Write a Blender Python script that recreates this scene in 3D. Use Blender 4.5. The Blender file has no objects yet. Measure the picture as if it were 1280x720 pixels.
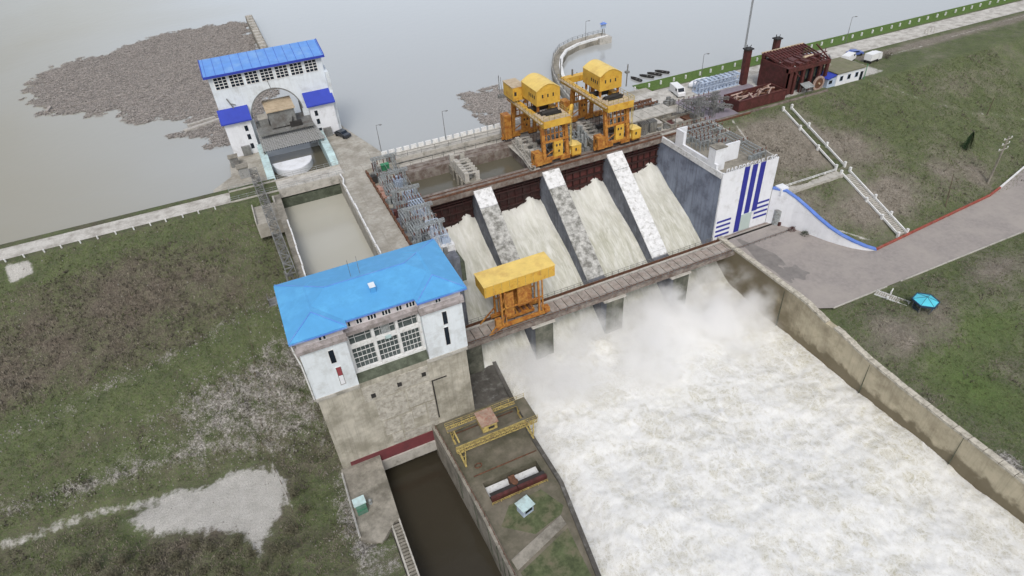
import bpy, math, random
from mathutils import Vector, Matrix, noise
R_ = math.radians
rnd = random.Random(7)
scene = bpy.context.scene
COL = scene.collection

# ------------------------------------------------------------------ materials
def _n(t, typ, **kw):
    n = t.nodes.new(typ)
    for k, v in kw.items(): setattr(n, k, v)
    return n
def mat(name, c, rough=.85, var=.18, scale=.6, bump=.25, bscale=6., metal=0., dirt=None, damt=.5, dscale=.35, streak=0., sc=None, brick=None, spec=.3):
    m = bpy.data.materials.new(name); m.use_nodes = True
    t = m.node_tree; L = t.links.new
    b = t.nodes['Principled BSDF']
    b.inputs['Roughness'].default_value = rough; b.inputs['Metallic'].default_value = metal
    b.inputs['Specular IOR Level'].default_value = spec
    g = _n(t, 'ShaderNodeNewGeometry'); P = g.outputs['Position']
    n1 = _n(t, 'ShaderNodeTexNoise'); n1.inputs['Scale'].default_value = scale; n1.inputs['Detail'].default_value = 8; n1.inputs['Roughness'].default_value = .65
    L(P, n1.inputs['Vector'])
    r1 = _n(t, 'ShaderNodeMapRange'); r1.inputs['From Min'].default_value = .3; r1.inputs['From Max'].default_value = .7
    r1.inputs['To Min'].default_value = 1 - var; r1.inputs['To Max'].default_value = 1 + var
    L(n1.outputs['Fac'], r1.inputs['Value'])
    mul = _n(t, 'ShaderNodeMixRGB', blend_type='MULTIPLY'); mul.inputs['Fac'].default_value = 1
    mul.inputs['Color1'].default_value = (*c, 1); L(r1.outputs['Result'], mul.inputs['Color2'])
    out = mul.outputs['Color']
    if brick:
        sep = _n(t, 'ShaderNodeSeparateXYZ'); L(P, sep.inputs[0])
        ad = _n(t, 'ShaderNodeMath', operation='ADD'); L(sep.outputs['X'], ad.inputs[0]); L(sep.outputs['Y'], ad.inputs[1])
        cb = _n(t, 'ShaderNodeCombineXYZ'); L(ad.outputs[0], cb.inputs['X'])
        L(sep.outputs['Z'] if len(brick) < 3 else sep.outputs['Y'], cb.inputs['Y'])
        if len(brick) > 2: L(sep.outputs['X'], cb.inputs['X'])
        bk = _n(t, 'ShaderNodeTexBrick'); bk.inputs['Scale'].default_value = 1; bk.inputs['Brick Width'].default_value = brick[0]; bk.inputs['Row Height'].default_value = brick[1]
        bk.inputs['Mortar Size'].default_value = .045; bk.inputs['Mortar Smooth'].default_value = .3
        bk.inputs['Color1'].default_value = (1, 1, 1, 1); bk.inputs['Color2'].default_value = (.82, .82, .82, 1); bk.inputs['Mortar'].default_value = (.55, .55, .52, 1)
        L(cb.outputs[0], bk.inputs['Vector'])
        m3 = _n(t, 'ShaderNodeMixRGB', blend_type='MULTIPLY'); m3.inputs['Fac'].default_value = .8
        L(out, m3.inputs['Color1']); L(bk.outputs['Color'], m3.inputs['Color2']); out = m3.outputs['Color']
    if dirt:
        n2 = _n(t, 'ShaderNodeTexNoise'); n2.inputs['Scale'].default_value = dscale; n2.inputs['Detail'].default_value = 10; n2.inputs['Roughness'].default_value = .7
        L(P, n2.inputs['Vector'])
        r2 = _n(t, 'ShaderNodeMapRange'); r2.inputs['From Min'].default_value = .62 - .25 * damt; r2.inputs['From Max'].default_value = .78 - .2 * damt
        L(n2.outputs['Fac'], r2.inputs['Value'])
        m2 = _n(t, 'ShaderNodeMixRGB'); L(r2.outputs['Result'], m2.inputs['Fac']); L(out, m2.inputs['Color1']); m2.inputs['Color2'].default_value = (*dirt, 1)
        out = m2.outputs['Color']
    if streak:
        mp = _n(t, 'ShaderNodeMapping'); mp.inputs['Scale'].default_value = (1.6, 1.6, .07); L(P, mp.inputs['Vector'])
        n3 = _n(t, 'ShaderNodeTexNoise'); n3.inputs['Scale'].default_value = 1.1; n3.inputs['Detail'].default_value = 7; n3.inputs['Roughness'].default_value = .7; L(mp.outputs[0], n3.inputs['Vector'])
        r3 = _n(t, 'ShaderNodeMapRange'); r3.inputs['From Min'].default_value = .48; r3.inputs['From Max'].default_value = .7; r3.inputs['To Max'].default_value = streak
        L(n3.outputs['Fac'], r3.inputs['Value'])
        m4 = _n(t, 'ShaderNodeMixRGB'); L(r3.outputs['Result'], m4.inputs['Fac']); L(out, m4.inputs['Color1']); m4.inputs['Color2'].default_value = (*(sc or (.05, .045, .04)), 1)
        out = m4.outputs['Color']
    L(out, b.inputs['Base Color'])
    if bump:
        n4 = _n(t, 'ShaderNodeTexNoise'); n4.inputs['Scale'].default_value = bscale; n4.inputs['Detail'].default_value = 6; L(P, n4.inputs['Vector'])
        bp = _n(t, 'ShaderNodeBump'); bp.inputs['Strength'].default_value = bump; bp.inputs['Distance'].default_value = .06
        L(n4.outputs['Fac'], bp.inputs['Height']); L(bp.outputs[0], b.inputs['Normal'])
    return m
M = {}
M['conc'] = mat('concrete', (.30, .28, .24), dirt=(.15, .14, .115), damt=.7, streak=.45, sc=(.12, .115, .10))
M['conc_panel'] = mat('panelled_concrete', (.48, .455, .39), var=.2, dirt=(.28, .265, .215), damt=.8, dscale=.25, streak=.45, sc=(.16, .15, .125))
M['patch'] = mat('patched_concrete', (.47, .45, .40), var=.25, scale=1.5, dirt=(.28, .26, .22), damt=.7, dscale=1.)
M['conc_light'] = mat('light_concrete', (.50, .48, .44), dirt=(.26, .25, .22), damt=.7, dscale=.6, var=.2)
M['deck'] = mat('deck_concrete', (.42, .40, .355), dirt=(.27, .25, .21), damt=.75, dscale=.3, var=.2, scale=1.5, brick=(6., 9., 1))
M['road'] = mat('gravel_road', (.52, .505, .47), dirt=(.30, .28, .25), damt=.7, dscale=.4, var=.15, scale=3)
M['asphalt'] = mat('asphalt', (.29, .265, .25), dirt=(.345, .315, .29), damt=.7, dscale=.12, var=.14, scale=1.2)
M['wet'] = mat('wet_asphalt', (.205, .19, .178), rough=.5, var=.2)
M['girder'] = mat('weathered_girder', (.26, .235, .21), dirt=(.13, .10, .085), damt=.9, dscale=.7, streak=.3, sc=(.14, .07, .05))
M['bluegrey'] = mat('stained_grey_wall', (.29, .335, .43), var=.25, dirt=(.15, .17, .225), damt=.9, dscale=.3, streak=.75, sc=(.10, .115, .15))
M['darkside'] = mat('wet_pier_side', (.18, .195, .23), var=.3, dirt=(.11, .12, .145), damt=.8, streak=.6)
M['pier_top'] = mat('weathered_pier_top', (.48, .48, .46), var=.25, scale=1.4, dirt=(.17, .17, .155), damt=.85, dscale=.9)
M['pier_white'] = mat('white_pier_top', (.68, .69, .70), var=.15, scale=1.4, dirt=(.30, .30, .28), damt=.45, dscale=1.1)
M['pier_low'] = mat('algae_pier', (.16, .16, .13), var=.3, dirt=(.06, .065, .05), damt=.8, streak=.7, sc=(.04, .045, .035))
M['white'] = mat('white_render', (.74, .76, .80), var=.05, dirt=(.55, .56, .57), damt=.4, streak=.12, sc=(.4, .4, .4))
M['white2'] = mat('pale_render', (.70, .755, .80), var=.06, dirt=(.52, .55, .56), damt=.5, streak=.2, sc=(.42, .42, .42))
M['pinkwhite'] = mat('pinkish_plaster', (.60, .56, .58), var=.1, dirt=(.42, .38, .38), damt=.6)
M['cornice'] = mat('brown_grey_cornice', (.33, .30, .30), var=.25, dirt=(.2, .18, .17), damt=.7, dscale=1)
M['teal'] = mat('pale_teal_render', (.48, .63, .64), var=.12, dirt=(.32, .38, .37), damt=.6, streak=.3, sc=(.22, .22, .2))
M['blue_roof'] = mat('sky_blue_sheet_roof', (.095, .345, .65), rough=.5, var=.06, bump=.05, dirt=(.12, .42, .74), damt=.4)
M['blue_roof2'] = mat('blue_sheet_roof', (.12, .29, .68), rough=.4, var=.1, bump=.05, dirt=(.20, .38, .70), damt=.5)
M['deep_blue'] = mat('deep_blue_paint', (.035, .06, .40), rough=.55, var=.1, bump=.05)
M['stripe'] = mat('navy_stripe_paint', (.03, .035, .27), rough=.6, var=.08, bump=.05)
M['band_blue'] = mat('blue_coping_paint', (.12, .22, .60), rough=.6, var=.12, bump=.05, dirt=(.3, .38, .55), damt=.4)
M['turq'] = mat('turquoise_sheet', (.10, .56, .70), rough=.4, var=.15, bump=.05)
M['dark_blue'] = mat('dark_blue_trim', (.03, .06, .11), rough=.6)
M['yellow'] = mat('crane_yellow', (.62, .38, .06), rough=.55, var=.12, bump=.08, dirt=(.44, .19, .03), damt=.45, dscale=.9)
M['yellow_pale'] = mat('faded_yellow_roof', (.76, .56, .17), rough=.55, var=.1, bump=.06, dirt=(.62, .42, .13), damt=.5)
M['orange'] = mat('crane_orange', (.48, .235, .05), rough=.6, var=.25, scale=2, bump=.1, dirt=(.28, .09, .02), damt=.8, dscale=1.2, streak=.4, sc=(.2, .07, .02))
M['gantry_y'] = mat('dull_yellow_paint', (.50, .40, .14), rough=.7, var=.2, dirt=(.22, .16, .08), damt=.7, dscale=2)
M['redbrown'] = mat('maroon_steel', (.10, .032, .030), rough=.6, var=.3, scale=1.5, dirt=(.06, .025, .02), damt=.7, dscale=1)
M['maroon'] = mat('maroon_paint', (.17, .045, .05), rough=.8, var=.12, dirt=(.12, .04, .045), damt=.6)
M['gate'] = mat('dark_red_gate', (.045, .017, .016), rough=.6, var=.3, dirt=(.035, .02, .018), damt=.8, dscale=.8, streak=.5)
M['rust'] = mat('rusty_steel', (.16, .075, .045), rough=.85, var=.35, scale=3, dirt=(.08, .045, .03), damt=.8, dscale=2)
M['black'] = mat('dark_steel', (.035, .033, .032), rough=.7, var=.3)
M['steel'] = mat('galvanised_steel', (.36, .39, .40), rough=.55, var=.3, scale=3, metal=.2, dirt=(.2, .2, .19), damt=.6, dscale=2)
M['steel_dk'] = mat('grey_steel', (.20, .205, .20), rough=.65, var=.3, scale=2, dirt=(.12, .11, .10), damt=.6)
M['green'] = mat('green_cabinet', (.05, .25, .12), rough=.6)
M['porc'] = mat('brown_porcelain', (.14, .06, .04), rough=.3)
M['redkerb'] = mat('red_kerb_paint', (.30, .07, .05), var=.25, dirt=(.25, .16, .13), damt=.5, dscale=1.5)
M['blueish'] = mat('pale_blue_steel', (.42, .50, .62), rough=.6, var=.2, dirt=(.3, .33, .38), damt=.5)
M['glass'] = mat('window_glass', (.075, .095, .095), rough=.12, var=.4, scale=1.5, bump=0, spec=.6)
M['glass_dk'] = mat('dark_window_glass', (.012, .018, .028), rough=.25, var=.4, bump=0, spec=.4)
M['tan'] = mat('tan_sheet_roof', (.50, .41, .29), var=.15, dirt=(.38, .29, .2), damt=.6, dscale=1)
M['corr'] = mat('grey_slat', (.34, .345, .34), var=.4, scale=3, dirt=(.12, .12, .115), damt=.6, dscale=3)
M['roofgreen'] = mat('olive_felt_roof', (.17, .17, .105), var=.15, dirt=(.22, .2, .15), damt=.5)
M['moss'] = mat('mossy_concrete', (.10, .115, .085), var=.35, scale=1.5, dirt=(.055, .065, .045), damt=.8, dscale=.8)
M['wood'] = mat('grey_driftwood', (.31, .285, .265), var=.65, scale=2.5, bump=0)
M['logs'] = mat('stacked_pipe_rust', (.38, .28, .24), var=.35, scale=2)
M['purple'] = mat('violet_grey_deck', (.24, .215, .25), var=.15)
M['soil'] = mat('bare_soil', (.2, .17, .13), var=.2)
M['door'] = mat('grey_green_door', (.44, .52, .50), var=.05)
M['glasshaze'] = M['glass']
M['carpaint'] = mat('dark_car_paint', (.03, .035, .045), rough=.3, var=.05, bump=0, spec=.6)
M['whitecar'] = mat('white_car_paint', (.74, .75, .76), rough=.4, var=.05, bump=0)
M['bluecar'] = mat('blue_car_paint', (.10, .15, .40), rough=.35, var=.05, bump=0)
M['tyre'] = mat('black_rubber', (.02, .02, .02), bump=0)
M['bark'] = mat('grey_bark', (.12, .095, .07), var=.3)
M['needles'] = mat('dark_spruce_needles', (.03, .06, .025), var=.5, scale=3, bump=0)
M['twig'] = mat('olive_brush_leaves', (.12, .115, .075), var=.55, scale=1.5, bump=0)
M['stone'] = mat('pale_rubble', (.42, .40, .37), var=.25, scale=2)
M['turf'] = mat('mossy_turf', (.085,.105,.05), var=.4, scale=1., dirt=(.15,.135,.09), damt=.6, dscale=.5)
M['rubble_stone'] = mat('grey_rubble', (.26,.25,.23), var=.4, scale=2)
M['cable'] = M['black']
M['red'] = mat('faded_red_cloth', (.28, .06, .07), rough=.9)
M['trim_white'] = mat('white_trim', (.72, .73, .73), var=.08, bump=.05, dirt=(.45, .43, .4), damt=.4, dscale=2)

# ------------------------------------------------------------------ mesh builder
class MB:
    def __init__(s): s.v = []; s.f = []
    def add(s, vs, fs):
        o = len(s.v); s.v += [Vector(v) for v in vs]; s.f += [[i + o for i in f] for f in fs]; return s
    def box(s, x0, x1, y0, y1, z0, z1):
        x0, x1 = min(x0, x1), max(x0, x1); y0, y1 = min(y0, y1), max(y0, y1); z0, z1 = min(z0, z1), max(z0, z1)
        return s.add([(x0,y0,z0),(x1,y0,z0),(x1,y1,z0),(x0,y1,z0),(x0,y0,z1),(x1,y0,z1),(x1,y1,z1),(x0,y1,z1)],
                     [[3,2,1,0],[4,5,6,7],[0,1,5,4],[1,2,6,5],[2,3,7,6],[3,0,4,7]])
    def bar(s, p, q, w, h=None, up=(0,0,1)):
        p, q = Vector(p), Vector(q); h = h or w; d = q - p
        if d.length < 1e-5: return s
        d.normalize(); u = Vector(up)
        if abs(d.dot(u)) > .97: u = Vector((0,1,0)) if abs(d.y) < .9 else Vector((1,0,0))
        r = d.cross(u).normalized() * (w / 2); u = r.cross(d).normalized() * (h / 2)
        return s.add([p-r-u, p+r-u, p+r+u, p-r+u, q-r-u, q+r-u, q+r+u, q-r+u], [[3,2,1,0],[4,5,6,7],[0,1,5,4],[1,2,6,5],[2,3,7,6],[3,0,4,7]])
    def tube(s, p, q, r, n=8, r2=None):
        p, q = Vector(p), Vector(q); d = (q - p).normalized(); u = Vector((0,0,1)) if abs(d.z) < .9 else Vector((1,0,0))
        a = d.cross(u).normalized(); b = a.cross(d); r2 = r if r2 is None else r2
        vs = [p + (a*math.cos(6.28319*i/n) + b*math.sin(6.28319*i/n))*r for i in range(n)] + [q + (a*math.cos(6.28319*i/n) + b*math.sin(6.28319*i/n))*r2 for i in range(n)]
        return s.add(vs, [[i,(i+1)%n,n+(i+1)%n,n+i] for i in range(n)] + [list(range(n))[::-1], list(range(n,2*n))])
    def path(s, pts, r, n=6):
        for a, b in zip(pts, pts[1:]): s.tube(a, b, r, n)
        return s
    def prism(s, poly, z0, z1):   # z0/z1 numbers or per-vertex lists
        n = len(poly)
        a = z0 if isinstance(z0, (list, tuple)) else [z0]*n; b = z1 if isinstance(z1, (list, tuple)) else [z1]*n
        area = sum(poly[i][0]*poly[(i+1)%n][1]-poly[(i+1)%n][0]*poly[i][1] for i in range(n))
        if area < 0: poly = poly[::-1]; a = a[::-1]; b = b[::-1]
        return s.add([(x,y,a[i]) for i,(x,y) in enumerate(poly)] + [(x,y,b[i]) for i,(x,y) in enumerate(poly)],
                     [list(range(n))[::-1], list(range(n,2*n))] + [[i,(i+1)%n,n+(i+1)%n,n+i] for i in range(n)])
    def xprism(s, prof, x0, x1):  # profile in (y,z), extruded along x
        n = len(prof)
        return s.add([(x0,y,z) for y,z in prof] + [(x1,y,z) for y,z in prof], [list(range(n)), list(range(n,2*n))[::-1]] + [[i,n+i,n+(i+1)%n,(i+1)%n] for i in range(n)])
    def yprism(s, prof, y0, y1):  # profile in (x,z)
        n = len(prof)
        return s.add([(x,y0,z) for x,z in prof] + [(x,y1,z) for x,z in prof], [list(range(n)), list(range(n,2*n))[::-1]] + [[i,n+i,n+(i+1)%n,(i+1)%n] for i in range(n)])
    def hip(s, x0, x1, y0, y1, z, h, t=.25):   # hip roof with its slab edge
        w = min(x1-x0, y1-y0)/2
        if x1-x0 > y1-y0: r = [(x0+w,(y0+y1)/2,z+h),(x1-w,(y0+y1)/2,z+h)]; F = [[4,5,9,8],[5,6,9],[6,7,8,9],[7,4,8]]
        else: r = [((x0+x1)/2,y0+w,z+h),((x0+x1)/2,y1-w,z+h)]; F = [[4,5,8],[5,6,9,8],[6,7,9],[7,4,8,9]]
        return s.add([(x0,y0,z-t),(x1,y0,z-t),(x1,y1,z-t),(x0,y1,z-t),(x0,y0,z),(x1,y0,z),(x1,y1,z),(x0,y1,z)]+r,
                     [[3,2,1,0],[0,1,5,4],[1,2,6,5],[2,3,7,6],[3,0,4,7]]+F)
    def lattice(s, p, q, w, h, n, t=.12, dg=None):   # box truss; p,q = centre line
        p, q = Vector(p), Vector(q); d = (q-p).normalized(); up = Vector((0,0,1)) if abs(d.z) < .9 else Vector((0,1,0))
        r = d.cross(up).normalized()*(w/2); u = r.cross(d).normalized()*(h/2); dg = dg or t*.7
        cs = [r+u, r-u, -r-u, -r+u]
        for c in cs: s.bar(p+c, q+c, t)
        for i in range(n+1):
            a = p.lerp(q, i/n)
            for k in range(4):
                s.bar(a+cs[k], a+cs[(k+1)%4], dg)
                if i < n:
                    b = p.lerp(q, (i+1)/n)
                    s.bar(a+cs[k], b+cs[(k+1)%4], dg) if i % 2 else s.bar(a+cs[(k+1)%4], b+cs[k], dg)
        return s
    def rail(s, pts, h=1.1, sp=2., r=.05, mids=1):
        for a, b in zip(pts, pts[1:]):
            a, b = Vector(a), Vector(b); n = max(1, int((b-a).length/sp)); Z = Vector((0,0,h))
            for k in range(1, mids+2): s.bar(a+Z*k/(mids+1), b+Z*k/(mids+1), r*1.6)
            for i in range(n+1):
                c = a.lerp(b, i/n); s.bar(c, c+Z, r*2)
        return s
    def build(s, name, m, parent=None, local=False, smooth=False):
        me = bpy.data.meshes.new(name); o = bpy.data.objects.new(name, me); COL.objects.link(o)
        if parent is not None:
            org = Vector((0,0,0)) if local else ROOT[parent.name]
            o.parent = parent; ROOT[o.name] = org
        else:
            if local: org = Vector((0,0,0))
            else:
                xs = [v.x for v in s.v]; ys = [v.y for v in s.v]; zs = [v.z for v in s.v]
                org = Vector(((min(xs)+max(xs))/2, (min(ys)+max(ys))/2, min(zs)))
                o.location = org
            ROOT[o.name] = org
        me.from_pydata([v - org for v in s.v], [], s.f); me.update()
        if m is not None: me.materials.append(M[m] if isinstance(m, str) else m)
        if smooth:
            for p in me.polygons: p.use_smooth = True
        return o
ROOT = {}
def thing(name, label, cat, loc, group=None, rz=0., local=False):
    o = bpy.data.objects.new(name, None); COL.objects.link(o); o.location = loc; o.rotation_euler.z = rz
    o.empty_display_size = .5; ROOT[o.name] = Vector((0,0,0)) if local else Vector(loc)
    o['label'] = label; o['category'] = cat
    if group: o['group'] = group
    return o
def tag(o, label=None, cat=None, group=None, kind=None):
    for k, v in (('label',label),('category',cat),('group',group),('kind',kind)):
        if v: o[k] = v
    return o
def struct(mb, name, m, **kw):
    o = mb.build(name, m, **kw) if isinstance(mb, MB) else mb
    o['kind'] = 'structure'; return o
def copy_tree(o, parent=None):
    c = o.copy(); COL.objects.link(c)
    if parent is not None: c.parent = parent
    for ch in list(o.children): copy_tree(ch, c)
    return c
def fbm(x, y, s=1., o=4, z=0.):
    return noise.fractal(Vector((x*s, y*s, z)), .9, 2., o)   # about -1..1

# ------------------------------------------------------------------ camera, light, world
yaw, pitch, roll = R_(21.97), R_(38.0), R_(-4.37)
fw = Vector((math.sin(yaw)*math.cos(pitch), math.cos(yaw)*math.cos(pitch), -math.sin(pitch)))
rt = Vector((math.cos(yaw), -math.sin(yaw), 0)); upv = rt.cross(fw)
r2 = math.cos(roll)*rt + math.sin(roll)*upv; u2 = -math.sin(roll)*rt + math.cos(roll)*upv
cam = bpy.data.objects.new('camera', bpy.data.cameras.new('camera')); COL.objects.link(cam)
cam.matrix_world = Matrix(((r2.x,u2.x,-fw.x,0),(r2.y,u2.y,-fw.y,0),(r2.z,u2.z,-fw.z,60),(0,0,0,1)))
cam.data.sensor_width = 36; cam.data.lens = 780/1280*36; cam.data.clip_end = 20000; cam.data.clip_start = 1
scene.camera = cam
w = bpy.data.worlds.new('World'); scene.world = w; w.use_nodes = True
nt = w.node_tree; bg = nt.nodes['Background']
sky = nt.nodes.new('ShaderNodeTexSky'); sky.sky_type = 'NISHITA'; sky.sun_disc = False
SE, SR = 52, 200
sky.sun_elevation = R_(SE); sky.sun_rotation = R_(SR); sky.dust_density = 4; sky.air_density = 1.0; sky.ozone_density = .6
# overcast: the same sky with most of its colour taken out by cloud
hsv = nt.nodes.new('ShaderNodeHueSaturation'); hsv.inputs['Saturation'].default_value = .47
nt.links.new(sky.outputs[0], hsv.inputs['Color'])
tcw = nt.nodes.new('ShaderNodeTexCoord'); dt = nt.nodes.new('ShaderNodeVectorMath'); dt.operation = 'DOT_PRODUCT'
bd = Vector((math.sin(R_(24)), math.cos(R_(24)), .42)).normalized(); dt.inputs[1].default_value = bd  # brighter sky region added upstream, to lighten its reflection on the reservoir
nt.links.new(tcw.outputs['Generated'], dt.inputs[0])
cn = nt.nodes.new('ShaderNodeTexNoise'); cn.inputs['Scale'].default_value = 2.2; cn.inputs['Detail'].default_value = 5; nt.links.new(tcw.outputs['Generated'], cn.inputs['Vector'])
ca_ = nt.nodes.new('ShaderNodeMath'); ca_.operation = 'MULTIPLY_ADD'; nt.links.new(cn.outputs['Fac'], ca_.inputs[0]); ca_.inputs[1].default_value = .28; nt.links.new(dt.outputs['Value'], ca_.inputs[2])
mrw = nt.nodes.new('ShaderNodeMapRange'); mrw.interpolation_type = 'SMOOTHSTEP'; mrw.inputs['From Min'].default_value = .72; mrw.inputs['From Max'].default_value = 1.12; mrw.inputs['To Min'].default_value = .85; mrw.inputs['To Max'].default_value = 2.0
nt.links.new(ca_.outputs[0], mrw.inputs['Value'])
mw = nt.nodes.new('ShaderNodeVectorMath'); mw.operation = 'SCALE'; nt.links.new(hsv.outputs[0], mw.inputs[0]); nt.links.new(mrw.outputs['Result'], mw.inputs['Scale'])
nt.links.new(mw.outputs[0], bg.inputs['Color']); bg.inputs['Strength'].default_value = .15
sun = bpy.data.objects.new('sun', bpy.data.lights.new('sun', 'SUN')); COL.objects.link(sun)
sun.data.energy = 1.1; sun.data.angle = R_(18); sun.data.color = (1, .97, .92)
az = R_(SR); d = Vector((math.sin(az)*math.cos(R_(SE)), math.cos(az)*math.cos(R_(SE)), math.sin(R_(SE))))
sun.rotation_euler = d.to_track_quat('Z', 'Y').to_euler()
vs = scene.view_settings; vs.view_transform = 'Standard'; vs.look = 'None'; vs.gamma = 1; vs.exposure = 0.14
scene.cycles.volume_bounces = 16; scene.cycles.max_bounces = 16

# ------------------------------------------------------------------ ground
def sstep(a, b, x):
    t = min(1, max(0, (x-a)/(b-a))); return t*t*(3-2*t)
def seg_d(x, y, pts):
    best = 1e9
    for (ax, ay), (bx, by) in zip(pts, pts[1:]):
        dx, dy = bx-ax, by-ay; t = max(0, min(1, ((x-ax)*dx+(y-ay)*dy)/(dx*dx+dy*dy)))
        best = min(best, math.hypot(x-ax-t*dx, y-ay-t*dy))
    return best
def inpoly(x, y, P):
    c = False; j = len(P)-1
    for i in range(len(P)):
        if (P[i][1] > y) != (P[j][1] > y) and x < (P[j][0]-P[i][0])*(y-P[i][1])/(P[j][1]-P[i][1])+P[i][0]: c = not c
        j = i
    return c
def soft(x, y, P, w):
    if not inpoly(x, y, P): 
        return max(0, .5 - seg_d(x, y, P+[P[0]])/w/2)
    return min(1, .5 + seg_d(x, y, P+[P[0]])/w/2)
SAND = [(-37.4,77.5),(-33.3,78.6),(-30.2,80.2),(-26,78.2),(-20.9,79),(-15.9,77.7),(-12.9,73.2),(-13.5,68.6),(-16.2,65.3),(-18.5,61.4),(-20.8,66.8),(-27.6,70.2),(-33.3,72.7)]
ROCK = [(-24,92),(-16,94),(-10,97.5),(-3,99),(-1.5,88),(-5,79),(-12,79.5),(-17,80.5),(-25,83)]
def h_left(x, y):
    if y > 122.4: z = 0. if y < 130.2 else -(y-130.2)*.75
    elif y > 80: z = -25.5*(122.4-y)/42.4
    else: z = -25.5 - .02*(80-y)
    if y <= 122.4:
        a = sstep(122.4, 117, y)*sstep(-1.5, -6, x)
        z += a*(1.0*fbm(x, y, .07, 4) + .35*fbm(x, y, .4, 4, 3.))
        z += a*1.2*math.exp(-((y-96.5-.25*(x+20))/3.)**2)      # terrace
        z += a*1.3*soft(x, y, ROCK, 3)*abs(fbm(x, y, .5, 5, 5.)) + a*.9*math.exp(-((y-85-.1*(x+30))/2.2)**2)*(.6+fbm(x, y, .3, 3, 6.)) + a*.25*abs(fbm(x, y, 1., 3, 2.))
        s = soft(x, y, SAND, 2.5); z = z*(1-s) + (-25.6)*s
    elif y > 130.2: z += .4*fbm(x, y, .3, 3)*sstep(130.2, 132, y)
    if x > -4.5 and y < 71.5: z = min(z, -26.2) if x > -4.4 and y > 55.5 else z
    if x > -4.5 and y <= 55.5: z = -25.7
    return z
RW = [(83.4,93.6),(79,96.5),(72,98.6),(68,101),(65.2,103)]
def xwall(y):
    if y >= 83.4: return 93.3
    for (ya, xa), (yb, xb) in zip(RW, RW[1:]):
        if y >= yb: return xb + (xa-xb)*(y-yb)/(ya-yb)
    return 400
TWP = [(83.39,-15.0),(62,-15.0),(58.5,-15.15),(56.5,-15.6),(54,-16.0),(50.5,-16.1),(48,-16.6),(44.5,-17.2),(41,-17.4),(36,-17.7),(20,-18.0),(-20,-18.2),(-160,-18.2)]
YB = [(80,65.9),(103,65.9),(142,68.3),(147,69.4),(159.4,72.8),(190,79.8),(420,93)]
def ybase(x):
    for (xa, ya), (xb, yb) in zip(YB, YB[1:]):
        if x <= xb: return ya+(yb-ya)*(x-xa)/(xb-xa)
    return 93
def h_right(x, y):
    if y > 103.9: z = 0. if y < 127.5 else -2.0*(y-127.5)/10.
    elif y > ybase(x): z = -15*(103.9-y)/(103.9-ybase(x))
    else: z = -15.
    a = sstep(103.9, 100, y)*sstep(ybase(x), ybase(x)+3, y)
    if y > 65.2 and x < xwall(y)+.8: return -15.12
    z += a*(.5*fbm(x, y, .07, 4, 9.) + .2*fbm(x, y, .4, 3))
    if y < 65.2 and y > 56 - .0*x: z = -15.12
    elif y <= ybase(x) and y > 55: z = -15.12
    if y <= 55.2:
        b = sstep(55.2, 50, y); drop = 2.6*sstep(48, 34, y)
        z = -15.12 - drop + b*(.35*fbm(x, y, .15, 4, 2.)+.12)*sstep(82, 86, x)
    if y < 62 and x < 92:
        zt = -18.2
        for (ya, za), (yb, zb) in zip(TWP, TWP[1:]):
            if y >= yb: zt = za+(zb-za)*(ya-y)/(ya-yb); break
        z = z*sstep(82.5, 90, x) + (zt-.12)*(1-sstep(82.5, 90, x))
    return z
def grid_obj(name, xs, ys, hf, cf, m, smooth=True):
    nx, ny = len(xs), len(ys); vsl = []; cols = []
    for y in ys:
        for x in xs:
            vsl.append((x, y, hf(x, y))); cols.extend(cf(x, y))
    me = bpy.data.meshes.new(name)
    me.from_pydata(vsl, [], [(j*nx+i, j*nx+i+1, (j+1)*nx+i+1, (j+1)*nx+i) for j in range(ny-1) for i in range(nx-1)])
    ca = me.color_attributes.new('zones', 'FLOAT_COLOR', 'POINT'); ca.data.foreach_set('color', cols)
    me.materials.append(m); o = bpy.data.objects.new(name, me); COL.objects.link(o); ROOT[o.name] = Vector((0,0,0))
    if smooth: me.polygons.foreach_set('use_smooth', [True]*len(me.polygons))
    o['kind'] = 'structure'; return o
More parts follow.
